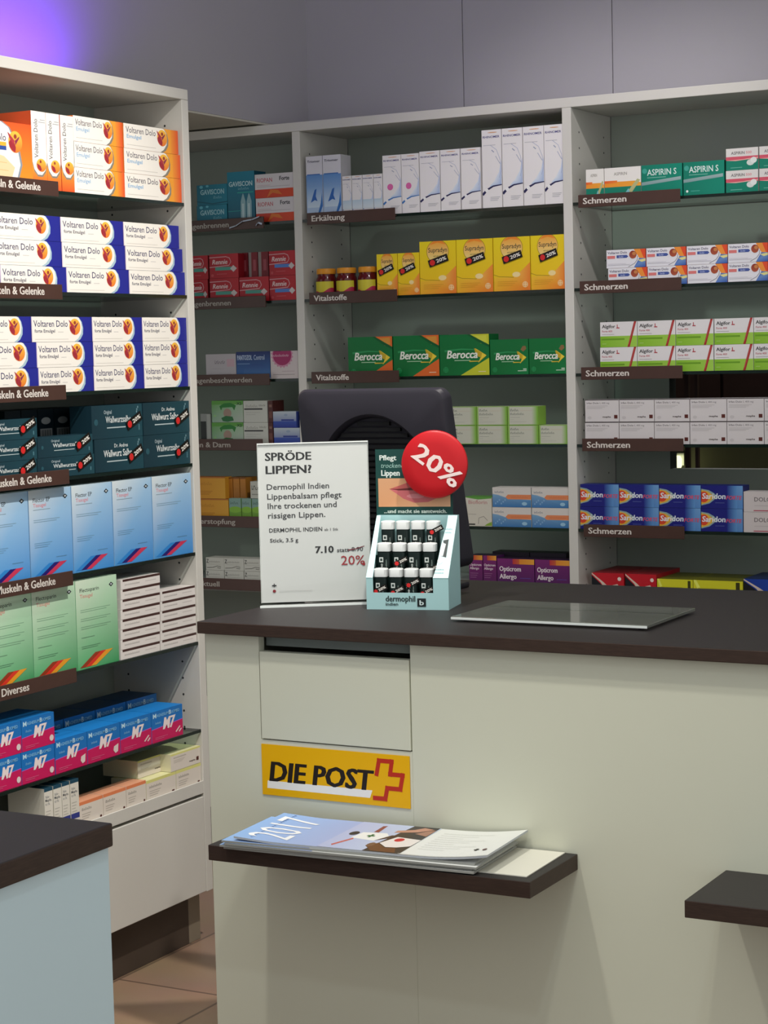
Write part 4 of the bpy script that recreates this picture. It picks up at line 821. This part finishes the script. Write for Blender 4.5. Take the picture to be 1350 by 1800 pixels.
for typ, unit_, z0, h, items in LAYOUT:
    design, oname, cat_, look, grp, where, depth, body, top, stk = TYPES[typ]
    wmean = sum(b_-a_ for a_, b_, l_, k_ in items)/len(items)
    levels = sorted({i[2] for i in items}); n = len(levels)
    if typ == 'gel_blue': where = 'second shelf' if z0 > 1.5 else 'third shelf'
    variants = {}
    for (a_, b_, lv, back) in items:
        des = design
        if typ == 'salve_large' and ((lv == 0 and a_ < 3.7) or (lv == 1 and a_ > 3.7)): des = d_salve_wallwurz
        if typ == 'effervescent_single' and a_ < 3.5: des = lambda c: d_eff(c, 1)
        key = getattr(des, '__name__', '') + ('x' if typ == 'effervescent_single' and a_ < 3.5 else '')
        if key not in variants:
            c = Card(wmean-.0008, h-.0006); des(c)
            variants[key] = c.mesh(oname, body, depth, top)
        o = bpy.data.objects.new(oname, variants[key]); SC.collection.objects.link(o)
        u = (a_+b_)/2; s_ = (b_-a_-.0008)/(wmean-.0008)
        o.scale = (s_, 1, 1); z = z0+lv*h
        if unit_ == 'L': o.location = (-2.672-back, u, z); o.rotation_euler = (0, 0, math.pi/2)
        else: o.location = (u, 4.680+back, z)
        same = sorted([i for i in items if i[2] == lv], key=lambda i: i[0]); k = same.index((a_, b_, lv, back))
        if typ == 'salve_small': wh = 'first stack' if len(items) == 3 else 'second stack'
        else: wh = where
        bits = [look]
        if typ == 'tablet_slim':
            st_ = 'left stack' if k == 0 else 'right stack'
            bits.append(['lowest', 'second from bottom', 'third from bottom', 'fourth from bottom', 'fifth from bottom', 'sixth from bottom', 'second from top', 'topmost'][lv]+' of '+st_ if not (k == 1 and lv == 5) else 'topmost of right stack')
        elif typ == 'chew_red' and back > .01:
            bits = ['red carton half hidden by left unit edge in corner bay', LEV[2][lv]]; wh = ''
        elif typ == 'tablet_yellow':
            bits.append(('lower row' if z0 < .4 else 'upper row')+(' left' if k == 0 else ' right'))
        else:
            if n > 1: bits.append(LEV[n][lv])
            if len(same) > 1: bits.append('rightmost' if k == len(same)-1 and len(same) < 5 else ORD[k])
        if wh: bits.append(wh)
        lab = ', '.join(bits); seen[lab] = seen.get(lab, 0)+1
        tag(o, lab, cat_, grp)
        if stk and not (typ == 'salve_small' and False):
            x_ = (stk[0]-.5)*(wmean); add_sticker(o, x_, stk[1]*h, stk[2]*(.9 if typ == 'salve_small' else 1), stk[3])
print('duplicate labels', {k: v for k, v in seen.items() if v > 1}, 'long', [k for k in seen if len(k.split()) > 16])

# ------------------------------------------------------------------ three vitamin jars on the middle bay
JAR = mat('amber_jar_glass', '#5c1418', .12, .5); CAPM = mat('orange_jar_cap', '#e0952a', .35, .4)
def jar_label():
    me = bpy.data.meshes.new('label'); V, F, K = [], [], []; n = 24; r = .0292; z0, z1 = .004, .046
    def wave(t): return z0+.010+.012*t+.004*math.sin(t*9)
    for i in range(n+1):
        a_ = math.radians(-160+140*i/n); t = i/n; x, y = r*math.cos(a_), r*math.sin(a_)
        for z, c in ((z0, '#a02048'), (wave(t), '#b82a50'), (wave(t)+.0004, '#d8c838'), (z1, '#d2c638')): V.append((x, y, z)); K.append(lin(c))
    for i in range(n):
        for k in range(3): F.append((4*i+k, 4*i+4+k, 4*i+5+k, 4*i+1+k))
    me.from_pydata(V, [], F); at = me.color_attributes.new('print', 'FLOAT_COLOR', 'POINT'); at.data.foreach_set('color', [x for c in K for x in c]); me.materials.append(PRINT)
    return me
jar = empty('vitamin_jar', (-2.7455, 4.7125, 1.574))
q = MB(); q.lathe(0, 0, [(.001, 0), (.026, 0), (.0285, .003), (.0288, .048), (.0275, .055), (.0245, .060), (.0245, .066), (.001, .066)], 28); q.build('jar_body', JAR, jar, True)
q = MB(); q.lathe(0, 0, [(.001, .0662), (.0262, .0662), (.0268, .068), (.0268, .079), (.0255, .081), (.001, .081)], 28); q.build('jar_cap', CAPM, jar, True)
link(bpy.data.objects.new('label', jar_label()), jar)
def copy_tree(o):
    c = o.copy(); SC.collection.objects.link(c)
    for ch in list(o.children):
        k = ch.copy(); SC.collection.objects.link(k); k.parent = c
    return c
for i, x in enumerate((-2.7455, -2.6815, -2.6145)):
    j = jar if i == 0 else copy_tree(jar)
    j.location = (x, 4.7125, 1.574)
    tag(j, ('leftmost', 'middle', 'rightmost')[i]+' of three vitamin jars with orange caps, middle bay', 'jar', 'vitamin jars')

# ------------------------------------------------------------------ brown category signs clipped to the shelf edges
SL, SH = .271, .032
def sign(txt, cap, width, u0, col='#dcd4cc'):
    c = Card(SL, SH); c.t(txt, u0, .28, cap, width, col, .03)
    q = MB(); q.bbox(-SL/2, SL/2, 0, .003, 0, SH, r=.0008); q.box(-SL/2, SL/2, .003, .009, .010, .013)
    o = q.build('shelf_sign', SIGNB)
    t = c.mesh('lettering'); t_ = bpy.data.objects.new('lettering', t); link(t_, o); t_['label'] = 'cream lettering'
    t_.location = (0, -.0004, 0)
    return o
def put_left(o, z): o.location = (-2.6515, 3.1525+SL/2, z); o.rotation_euler = (0, 0, math.pi/2)
def put_back(o, x1, z): o.location = (x1-SL/2, 4.6595, z)
place = ['top', 'second', 'third', 'fourth', 'fifth', 'sixth']
for i, z in enumerate((1.772, 1.553, 1.338, 1.156, .935)):
    o = sign('Muskeln & Gelenke', .50, .715, .055); put_left(o, z)
    tag(o, 'brown category sign reading Muskeln & Gelenke, %s shelf of left unit' % place[i], 'sign', 'shelf signs on the left unit')
o = sign('Diverses', .50, .33, .065); put_left(o, .722)
tag(o, 'brown category sign reading Diverses, sixth shelf of left unit', 'sign', 'shelf signs on the left unit')
for i, (txt, wd, z, x1, lab) in enumerate((('Magenbrennen', .55, 1.772, -2.910, 'Magenbrennen, top shelf'), ('Magenbrennen', .55, 1.556, -2.911, 'Magenbrennen, second shelf'), ('Magenbeschwerden', .76, 1.341, -2.906, 'Magenbeschwerden, third shelf'),
                            ('Magen & Darm', .58, 1.160, -2.935, 'Magen & Darm, fourth shelf'), ('Verstopfung', .50, .943, -2.905, 'Verstopfung, fifth shelf'), ('Aktuell', .28, .765, -2.905, 'Aktuell, lowest shelf'))):
    o = sign(txt, .44, wd, .03, '#a8a29a'); put_back(o, x1, z)  # lettering greyer than in other bays: the corner's shade put into its colour
    tag(o, 'brown category sign reading %s of corner bay' % lab, 'sign', 'shelf signs in the corner bay')
    if i == 0:   # glare on this sign's clear cover, modelled as pale strips
        q = MB()
        for pts, wd_ in ((((.085, .004), (.105, .008), (.130, .020), (.160, .023), (.185, .030)), .004), (((.172, .006), (.180, .013), (.193, .009)), .005)):
            for a_, b_ in zip(pts, pts[1:]):
                q.poly([(a_[0]-.06, -.004, a_[1]), (b_[0]-.06, -.006, b_[1]), (b_[0]-.06, -.003, b_[1]+wd_), (a_[0]-.06, -.002, a_[1]+wd_)])
        f = q.build('film_glint', mat('clear_film_glare', '#c8d4e4', .15, .6), o); f['label'] = 'glint on clear film, modelled as pale strips'
for txt, wd, z, lab in (('Erkältung', .38, 1.773, 'Erkältung, top shelf'), ('Vitalstoffe', .38, 1.558, 'Vitalstoffe, second shelf'), ('Vitalstoffe', .38, 1.343, 'Vitalstoffe, third shelf')):
    o = sign(txt, .46, wd, .055); put_back(o, -2.500, z)
    tag(o, 'brown category sign reading %s of middle bay' % lab, 'sign', 'shelf signs in the middle bay')
for i, z in enumerate((1.774, 1.558, 1.341, 1.160, .941)):
    o = sign('Schmerzen', .46, .43, .05); put_back(o, -1.704, z)
    tag(o, 'brown category sign reading Schmerzen, %s shelf of right bay' % place[i], 'sign', 'shelf signs in the right bay')

# ------------------------------------------------------------------ yellow postal sign on the counter front
c = Card(.311, .0950)
c.r(0, 0, 1, 1, '#f0b400')
c.p([(.038, .285), (.752, .285), (.735, .135), (.034, .135)], '#f6f2ea')
c.t('DIE POST', .055, .285, .375, .69, '#241c16', .06, shear=.14)
c.seg([(.783, .61), (.80, .87), (.884, .87), (.872, .625), (.954, .625), (.937, .355), (.851, .355), (.837, .145), (.768, .145)], .085, '#c0301c')
o = bpy.data.objects.new('postal_sign', c.mesh('postal_sign', '#d8a000', .0015)); link(o); o.location = (-1.7965, YP-.0018, .6095)
tag(o, 'yellow postal sign with red cross outline below the counter drawer', 'sign')

# ------------------------------------------------------------------ price sign in an acrylic holder
A0 = math.radians(33.5)
sh = empty('sign_holder', (-1.985, 3.335, HC), A0); tag(sh, 'white paper price sign in clear acrylic holder on counter', 'sign holder')
c = Card(.2155, .3110)
c.r(0, 0, 1, 1, '#dedddd')
def L(txt, x, y, cap, x1, col='#2b2a2c', b=0): c.t(txt, (x-90)/1125, 1-(y-75)/1620, cap/1620, (x1-x)/1125, col, b)
L('SPRÖDE', 165, 238, 80, 635, b=.045); L('LIPPEN?', 168, 372, 80, 635, b=.045)
for txt, x, y, x1 in (('Dermophil Indien', 172, 535, 812), ('Lippenbalsam pflegt', 174, 633, 938), ('Ihre trockenen und', 176, 730, 885), ('rissigen Lippen.', 178, 828, 765)): L(txt, x, y, 56, x1, '#464548', .012)
L('DERMOPHIL INDIEN', 185, 972, 40, 730, '#39383b', .02); L('ab 1 Stk', 752, 972, 26, 895, '#5c5b5e', .01); L('Stick, 3.5 g', 190, 1075, 38, 480, '#39383b', .02)
L('7.10', 655, 1197, 66, 840, b=.05); L('statt', 876, 1195, 40, 1000, '#39383b', .022); L('8.90', 1025, 1190, 40, 1145, '#39383b', .022)
c.line([(.80, .318), (.87, .325), (.95, .342)], .008, '#7a2030', .004)
L('20%', 915, 1330, 92, 1160, '#a83038', .005); c.c(.94, .227, .010, '#a83038', 10)
c.r(.112, .098, .120, .112+.009, '#2b2a2c'); c.r(.096, .104, .136, .112, '#2b2a2c'); c.e(.116, .073, .015, .0095, '#8c3038', 14); c.sq(.165, .069, .008, .30, '#bdbcbc')
pm = c.mesh('paper_insert', '#d8d6d4', .0006); po = link(bpy.data.objects.new('paper_insert', pm), sh); po.location = (0, .0016, .0065); po['label'] = 'printed white paper'
q = MB(); q.box(-.109, .109, -.0006, .0006, .006, .318); q.box(-.109, .109, .0030, .0042, .006, .318); q.build('acrylic_sleeve', ACRYL, sh)
q = MB(); q.box(-.109, .109, -.0006, .0042, .3182, .3205); q.box(-.109, -.1082, -.0006, .0042, .006, .318); q.box(.1082, .109, -.0006, .0042, .006, .318); q.build('polished_edge', ACEDGE, sh)
q = MB(); q.bbox(-.1125, .109, -.030, .030, .0, .0045, r=.001); q.build('base', ACRYL, sh)
q = MB(); q.bbox(-.1125, .109, -.0315, -.0302, .0, .0048, r=.0004); q.build('base_edge', ACEDGE, sh)

# ------------------------------------------------------------------ cash tray
tr = empty('cash_tray', (-1.428, 3.317, HC)); tag(tr, 'clear acrylic cash tray lying on the dark worktop', 'tray')
q = MB(); q.bbox(-.190, .190, -.122, .122, .0045, .0100, r=.0008); q.build('plate', TRAYG, tr)
q = MB(); q.bbox(-.190, .190, -.1236, -.1222, .0044, .0086, r=.0004); q.build('front_edge', ACEDGE, tr)['label'] = 'bright front edge'
q = MB(); q.box(-.186, .186, .022, .026, .0101, .0112); q.build('ridge', ACRYL, tr)
for x in (-.17, .17):
    for y in (-.10, .10):
        q = MB(); q.lathe(x, y, [(.001, 0), (.006, 0), (.006, .0042), (.001, .0043)], 12); q.build('rubber_foot', BLACKP, tr, True)

# ------------------------------------------------------------------ till monitor seen from behind
mo = empty('till_monitor', (-1.93, 3.60, HC)); tag(mo, 'black till monitor seen from behind, standing on the counter', 'monitor')
N = 96; ZB_, ZT_ = .056, .421; HW = .170
def outline(hw, z0, z1, rad):
    P = []
    for (cx, cz, a0) in ((hw-rad, z1-rad, 0), (-hw+rad, z1-rad, 90), (-hw+rad, z0+rad, 180), (hw-rad, z0+rad, 270)):
        arc = []
        for i in range(10):
            a_ = math.radians(a0+90*i/9); arc.append((cx+rad*math.cos(a_), cz+rad*math.sin(a_)))
        P.append(arc)
    out = []
    for k in range(4):
        out += P[k]; p_, q_ = P[k][-1], P[(k+1) % 4][0]
        out += [(p_[0]+(q_[0]-p_[0])*i/15, p_[1]+(q_[1]-p_[1])*i/15) for i in range(1, 15)]
    return out
def yb(z): t = (z-ZB_)/(ZT_-ZB_); return (3.513+(3.461-3.513)*t)-3.60          # back shell
def ys(z): t = (z-ZB_)/(ZT_-ZB_); return (3.588+(3.492-3.588)*t)-3.60          # screen side
q = MB()
o0 = [(x, ys(z), z) for x, z in outline(HW, ZB_, ZT_, .022)]
o1 = [(x, yb(z)+.012, z) for x, z in outline(HW, ZB_, ZT_, .022)]
o2 = [(x, yb(z)+.004, z) for x, z in outline(HW-.004, ZB_+.004, ZT_-.004, .022)]
o3 = [(x, yb(z), z) for x, z in outline(HW-.012, ZB_+.012, ZT_-.012, .02)]
ell = []
for x, z in outline(HW-.012, ZB_+.012, ZT_-.012, .02):
    a_ = math.atan2((z-.19)/.18, x/.16); ell.append((.140*math.cos(a_), .195+.175*math.sin(a_)*(1 if math.sin(a_) > 0 else .74)))
e0 = [(x, yb(z), z) for x, z in ell]
e1 = [(x*.965, yb(z)+.006, .195+(z-.195)*.965) for x, z in ell]
e2 = [(x*.95, yb(z)+.020, .195+(z-.195)*.95) for x, z in ell]
q.loops([o0, o1, o2, o3, e0, e1, e2], 0, True, True)
shell = q.build('shell', mat('till_shell_plastic', '#2d2b33', .45, .4, bump=.04, nscale=220), mo, True)
q = MB()
for k in range(24):
    z = .075+.0118*k; zn = (z+.004-.195)/(.162 if z > .195 else .120)
    if abs(zn) < .985:
        hw = .131*math.sqrt(1-zn**2)
        q.box(-hw, hw, yb(z)+.011, yb(z)+.0192, z, z+.0075)
q.build('vent_grille', mat('black_vent', '#131315', .5, .3), mo)
q = MB(); q.poly([(-.155, ys(.08)+.0012, .08), (.155, ys(.08)+.0012, .08), (.155, ys(.40)+.0012, .40), (-.155, ys(.40)+.0012, .40)]); q.build('screen', mat('dark_screen_glass', '#0c0d10', .08, .5), mo)
q = MB(); q.bbox(-.045, .045, -.055, -.015, .012, .16, r=.006); q.build('neck', BLACKP, mo, True)
q = MB(); q.bbox(-.11, .11, -.075, .085, 0, .0125, r=.004); q.build('foot', BLACKP, mo, True)

# ------------------------------------------------------------------ lip balm display
A1 = math.radians(13.23)
dp = empty('lip_balm_display', (-1.853, 3.301, HC), A1)      # local x to the right along the front, y backwards
tag(dp, 'pale turquoise cardboard lip balm display with dark green header card', 'display')
W, D, HF, HB = .1627, .100, .0615, .174
AQUA = mat('turquoise_card', '#a9d0d2', .5, .3); AQUAW = mat('pale_turquoise_gloss_card', '#bfe4e6', .28, .45); AQIN = mat('dark_green_card_inside', '#16302c', .6, .2)
q = MB(); t_ = .0012
q.box(0, .0135, 0, t_, 0, HF); q.box(.1325, W, 0, t_, 0, HF); q.box(.0135, .1325, 0, t_, 0, .0325)
q.box(0, W, D-t_, D, 0, HB)
for x0, x1 in ((0, t_), (W-t_, W)):
    b = [(t_, 0), (D-t_, 0), (D-t_, HB), (.088, HB), (t_, HF)]
    q.loops([[(x0, y, z) for y, z in b], [(x1, y, z) for y, z in b]])
q.box(t_, W-t_, t_, D-t_, 0, t_)
q.build('tray', AQUA, dp)
# front fascias leaning back at each side of the opening
def lean(v): return (v*.088, HF+v*(HB-HF))
q = MB()
pr_ = [.1325, .136, .1375, .1385, .141, .1440, .1440]
for k in range(6):
    y0, z0 = lean(k/6); y1, z1 = lean((k+1)/6)
    q.loops([[(pr_[k], y0-.0006, z0), (W, y0-.0006, z0), (W, y1-.0006, z1), (pr_[k+1], y1-.0006, z1)], [(pr_[k], y0, z0), (W, y0, z0), (W, y1, z1), (pr_[k+1], y1, z1)]])
q.build('fascia', AQUAW, dp)
q = MB(); (y0, z0), (y1, z1) = lean(0), lean(1)
q.loops([[(0, y0-.0006, z0), (.0135, y0-.0006, z0), (.008, y1-.0006, z1), (0, y1-.0006, z1)], [(0, y0, z0), (.0135, y0, z0), (.008, y1, z1), (0, y1, z1)]])
q.build('fascia', AQUAW, dp)
# printed picture of a balm stick and words on the right fascia
sl = math.atan2(.088, HB-HF); ln = math.hypot(.088, HB-HF)
c = Card(.030, ln*.96)
c.sq(.30, .80, .022, .5, '#3c6c78'); c.sq(.36, .745, .018, .4, '#3c6c78')
c.e(.50, .66, .16, .05, '#e8f0ee', 12); c.p([(.30, .62), (.66, .64), (.66, .34), (.34, .36), (.42, .5)], '#16282a'); c.p([(.30, .58), (.52, .56), (.44, .36), (.30, .36)], '#cfdcdc'); c.e(.30, .28, .17, .05, '#eaf2f0', 12)
c.sq(.10, .13, .02, .55, '#35606c'); c.sq(.04, .075, .02, .62, '#35606c')
f = link(bpy.data.objects.new('fascia_print', c.mesh('fascia_print')), dp); f.location = (.1478, -.0012, HF); f.rotation_euler = (-sl, 0, 0)
c = Card(W, HF)
c.t('dermophil', .235, .26, .17, .36, '#2c3a3a', .03); c.t('indien', .235, .13, .09, .15, '#2c3a3a', .03)
c.r(.62, .10, .725, .36, '#20282a'); c.t('b', .648, .15, .15, .05, '#cfe0e0', .04)
f = link(bpy.data.objects.new('front_print', c.mesh('front_print')), dp); f.location = (W/2, -.0004, 0)
# inner steps that carry the three rows
ROWZ, ROWY, BH = (.012, .0585, .0985), (.0065, .0355, .0665), .068
q = MB()
for z, y in zip(ROWZ, ROWY): q.box(.0025, W-.0025, y-.002, y+.024, t_, z-.0005)
q.build('inner_step', AQIN, dp)
# header card with lips picture
HW_, HH_ = .1545, .130
c = Card(HW_, HH_)
c.r(0, 0, 1, 1, '#17443f')
c.t('Pflegt', .055, .835, .075, .22, '#dfe8e2', .04); c.t('trockene', .065, .72, .070, .30, '#9cc4ba', .0, shear=.25); c.t('Lippen', .075, .60, .085, .24, '#dfe8e2', .04)
c.g([(.03, .13, '#d89c70'), (.97, .13, '#e4b48c'), (.97, .56, '#d8a078'), (.03, .56, '#d4a078')])
c.p([(.18, .40), (.32, .455), (.50, .53), (.64, .56), (.82, .55), (.90, .46), (.75, .44), (.5, .41), (.3, .385)], '#c0605c')
c.p([(.18, .395), (.30, .385), (.50, .375), (.72, .40), (.9, .44), (.84, .28), (.68, .20), (.50, .19), (.36, .25), (.26, .335)], '#cc6c70')
c.p([(.17, .40), (.30, .40), (.50, .42), (.72, .435), (.9, .445), (.72, .405), (.50, .378), (.30, .378)], '#6c2c2c'); c.e(.52, .29, .12, .035, '#dc8c90', 14)
c.t('...und macht sie samtweich.', .10, .035, .055, .82, '#cfdcd4', .04)
hm = c.mesh('header_card', '#17443f', .0012)
hd = link(bpy.data.objects.new('header_card', hm), dp); hd.location = (W/2-.008, D+.0008, HB-.001); hd['label'] = 'dark green header card with lips picture'
q = MB(); q.box(.02, W-.03, D+.0004, D+.0009, .08, HB-.0015); q.build('header_tab', AQIN, dp)

# twelve lip balms
BALMK = mat('black_green_tube', '#14211f', .35, .4); CAPW = mat('white_cap_plastic', '#d8dbda', .3, .45)
def rr(hw, hd_, rad, z):
    P = []
    for cx, cy_, a0 in ((hw-rad, hd_-rad, 0), (-hw+rad, hd_-rad, 90), (-hw+rad, -hd_+rad, 180), (hw-rad, -hd_+rad, 270)):
        for i in range(5): a_ = math.radians(a0+22.5*i); P.append((cx+rad*math.cos(a_), cy_+rad*math.sin(a_), z))
    return P
def make_balm():
    r_ = empty('lip_balm', (0, 0, 0))
    q = MB(); q.loops([rr(.0122, .0095, .005, 0), rr(.0125, .0098, .005, .001), rr(.0125, .0098, .005, .0485), rr(.0115, .009, .005, .049)]); q.build('tube', BALMK, r_, True)
    q = MB(); q.loops([rr(.0118, .0092, .005, .0492), rr(.0131, .0104, .0055, .0500), rr(.0134, .0106, .0055, .0640), rr(.0122, .0096, .005, .0655), rr(.007, .005, .003, .0665)]); q.build('cap', CAPW, r_, True)
    c = Card(.022, .048); c.r(.12, .60, .48, .80, '#cfd4d0'); c.r(.20, .65, .40, .75, '#2a3a36'); c.t('dermo', .42, .06, .22, .48, '#cfd4d0', .03, rot=90); c.t('indien', .80, .30, .12, .4, '#8fa09a', .01, rot=90)
    pm_ = c.mesh('print'); p_ = link(bpy.data.objects.new('print', pm_), r_); p_.location = (0, -.0101, 0)
    return r_
proto = make_balm()
STKB = sticker_mesh(.030)
rows_ = ['front row', 'middle row', 'back row']; cols_ = ['first from left', 'second from left', 'third from left', 'rightmost']
stickers = {(0, 0): (-.002, .021), (0, 1): (.002, .019), (0, 2): (.003, .034), (0, 3): (0, .018), (1, 1): (.003, .026), (1, 3): (.005, .012), (2, 3): (.006, .044)}
first = True
R1 = Matrix.Rotation(A1, 4, 'Z'); T1 = Matrix.Translation((-1.853, 3.301, HC))
for r in range(3):
    for k in range(4):
        b = proto if first else copy_tree(proto); first = False
        P = T1 @ R1 @ Vector((.0255+k*.0303, ROWY[r]+.0108, ROWZ[r]))
        b.location = P; b.rotation_euler = (0, 0, A1)
        tag(b, 'black lip balm with white cap, %s, %s, in counter display' % (rows_[r], cols_[k]), 'lip balm', 'lip balms in the counter display')
for b in [o for o in SC.collection.objects if o.name.startswith('lip_balm') and o.name != 'lip_balm_display']:
    Pl = R1.inverted() @ T1.inverted() @ b.location
    k = round((Pl.x-.0255)/.0303); r = min(range(3), key=lambda i: abs(ROWZ[i]-Pl.z))
    if (r, k) in stickers:
        x, z = stickers[(r, k)]
        s_ = link(bpy.data.objects.new('discount_sticker', STKB), b); s_.location = (x+.004, -.0108, z); s_.rotation_euler = (0, -math.radians(26), 0); s_['label'] = 'black and red discount sticker'

# red round discount badge fixed to the header
Pb = T1 @ R1 @ Vector((.1195, D-.006, .2735))
bd = empty('discount_badge', Pb, A1); tag(bd, 'round red badge reading 20% on the lip balm display header', 'badge')
q = MB(); RB = .0665
prof = [(.001, .0), (RB*.93, .0), (RB*.985, .002), (RB, .006), (RB*.985, .010), (RB*.93, .0125), (RB*.6, .0145), (.001, .0150)]
q.loops([[(r_*math.cos(2*math.pi*i/64), -.002-z_, r_*math.sin(2*math.pi*i/64)) for i in range(64)] for r_, z_ in prof]); q.build('disc', mat('red_gloss_plastic', '#c01a22', .35, .4), bd, True)
c = Card(.115, .115); c.t('20%', .11, .645, .29, .92, '#f2dcd8', .03, rot=-37)
f = link(bpy.data.objects.new('lettering', c.mesh('lettering')), bd); f.location = (0, -.0172, -.0575); f['label'] = 'pale lettering'

# ------------------------------------------------------------------ wall calendars stacked on the ledge
def sheet(name, w_, d_, th, z, cx, cy_, rot, curl, card, body='#d8dadc'):
    """paper stack lying flat: length w_, width d_; the ends lift by curl(u)"""
    nx = 24; V, F, K = [], [], []
    for i in range(nx+1):
        u = i/nx; zz = curl(u)
        for y in (-d_/2, d_/2): V.append(((u-.5)*w_, y, zz)); K.append(lin(body))
        for y in (-d_/2, d_/2): V.append(((u-.5)*w_, y, zz+th)); K.append(lin(body))
    for i in range(nx):
        a_ = 4*i; b_ = a_+4
        F += [(a_, b_, b_+2, a_+2), (a_+1, a_+3, b_+3, b_+1), (a_, a_+1, b_+1, b_), (a_+2, b_+2, b_+3, a_+3)]
    F += [(0, 2, 3, 1), (4*nx, 4*nx+1, 4*nx+3, 4*nx+2)]
    if card:
        base = len(V)
        # printed shapes follow the curl: split each at fine steps along the length
        for f in card.f:
            poly0 = [(card.v[k][0], card.v[k][1], card.k[k]) for k in f]; lay = card.v[f[0]][2]
            x0 = min(p[0] for p in poly0); x1 = max(p[0] for p in poly0)
            i0, i1 = int(x0/w_*nx), min(nx-1, int(x1/w_*nx))
            for i in range(i0, i1+1):
                sh_ = [(p[0]-i*w_/nx, p[1], p[2]) for p in poly0]
                pc = clip(sh_, w_/nx, d_)
                if not pc: continue
                b = len(V)
                for x, y, cc in pc:
                    u = x/w_+i/nx; fr = u*nx-i; zz = curl(i/nx)*(1-fr)+curl((i+1)/nx)*fr
                    V.append((u*w_-w_/2, y-d_/2, zz+th+lay*.00002)); K.append(cc)
                F.append(tuple(range(b, len(V))))
    me = bpy.data.meshes.new(name); me.from_pydata(V, [], F); at = me.color_attributes.new('print', 'FLOAT_COLOR', 'POINT')
    at.data.foreach_set('color', [x for c_ in K for x in c_]); me.materials.append(PRINT); me.update()
    o = bpy.data.objects.new(name, me); SC.collection.objects.link(o); o.location = (cx, cy_, z); o.rotation_euler = (0, 0, math.radians(rot))
    return o
def blue_card(w_, d_, full):
    c = Card(w_, d_)
    c.g([(0, 0, '#8fb4e4'), (.36, 0, '#a9b6e0'), (.36, 1, '#a4b0dc'), (0, 1, '#8cb2e6')]); c.r(.36, 0, 1, 1, '#e8e8e4')
    for k in range(22): c.r(.055, .06+k*.042, .064, .078+k*.042, '#4c6ca8')
    if full:
        c.hg(.34, 0, .66, 1, '#b4bce0', '#c8d4ea')
        c.g([(.52, .0, '#3a3230'), (.665, 0, '#3c3a38'), (.655, 1, '#35322f'), (.55, 1, '#4a423c')])
        c.t('2017', .20, .10, .17, .78, '#f2f4f8', .0, rot=90)
        # figure in white with arms spread
        c.p([(.40, .40), (.50, .36), (.54, .50), (.50, .66), (.41, .62)], '#f0f0ee'); c.p([(.445, .66), (.465, .66), (.455, .92), (.44, .90)], '#8c4a3c'); c.p([(.41, .40), (.42, .36), (.385, .08), (.375, .12)], '#c4665c'); c.e(.385, .56, .018, .075, '#2c2422', 12); c.r(.445, .50, .475, .54, '#2c6a3c'); c.r(.455, .46, .465, .58, '#2c6a3c')
        c.p([(.50, .36), (.54, .50), (.56, .62), (.53, .60)], '#4c3a30')
        c.p([(.50, .18), (.53, .30), (.58, .16), (.62, .18), (.645, .02), (.55, .02)], '#6a4630'); c.p([(.535, .30), (.56, .56), (.66, .52), (.66, .28), (.62, .20), (.58, .18)], '#ece4e0'); c.e(.585, .46, .018, .065, '#c8303a', 14)
        c.p([(.52, .70), (.60, .78), (.645, .92), (.60, .96), (.575, .86), (.52, .78)], '#c49078'); c.p([(.60, .72), (.655, .66), (.655, .9), (.63, .86)], '#a87c66'); c.e(.515, .22, .014, .08, '#7a5a44', 10)
        for i in range(9): c.sq(.70, .82-i*.075, .022, .20-.05*(i % 3), '#c8c8c4')
        c.r(.915, .22, .925, .29, '#2c2c2c'); c.r(.91, .245, .93, .265, '#2c2c2c'); c.e(.952, .25, .008, .035, '#6a4a4a', 10)
        c.p([(.66, 0), (1, 0), (1, .012), (.66, .012)], '#d4d4d0')
    return c
cx0, cy0 = -1.650, 2.955
o = sheet('leaflet', .17, .168, .0016, .5603, -1.424, 2.974, 1.5, lambda u: .0, None, '#e4e0d2')
tag(o, 'cream leaflet sticking out under the calendars at right end of ledge', 'leaflet')
z_ = .5625
for k in range(5):
    top_ = k == 4
    L_, D_ = .478, .186
    dx, dy, ro = ((-.014, -.004, 2.4), (-.022, -.003, 3.6), (-.010, -.006, 2.9), (-.018, -.002, 3.9), (.006, 0, 3.2))[k]
    cf = (lambda s_: (lambda u: .012*max(0, (u-.72)/.28)**2*s_ + .004*max(0, (.15-u)/.15)*s_))(1.0 if top_ else 0.0)
    o = sheet('calendar', L_, D_, .0036, z_, cx0+dx, cy0+dy, ro, cf, blue_card(L_, D_, top_), '#b8bcc2' if top_ else '#9c9c97')
    z_ += .0041
    if top_: tag(o, 'topmost calendar of the ledge stack, pale blue cover reading 2017', 'calendar', 'calendars on the ledge')
    else: tag(o, 'pale blue calendar %s in the ledge stack' % ('lowest', 'second from bottom', 'third from bottom', 'just under the topmost')[k], 'calendar', 'calendars on the ledge')
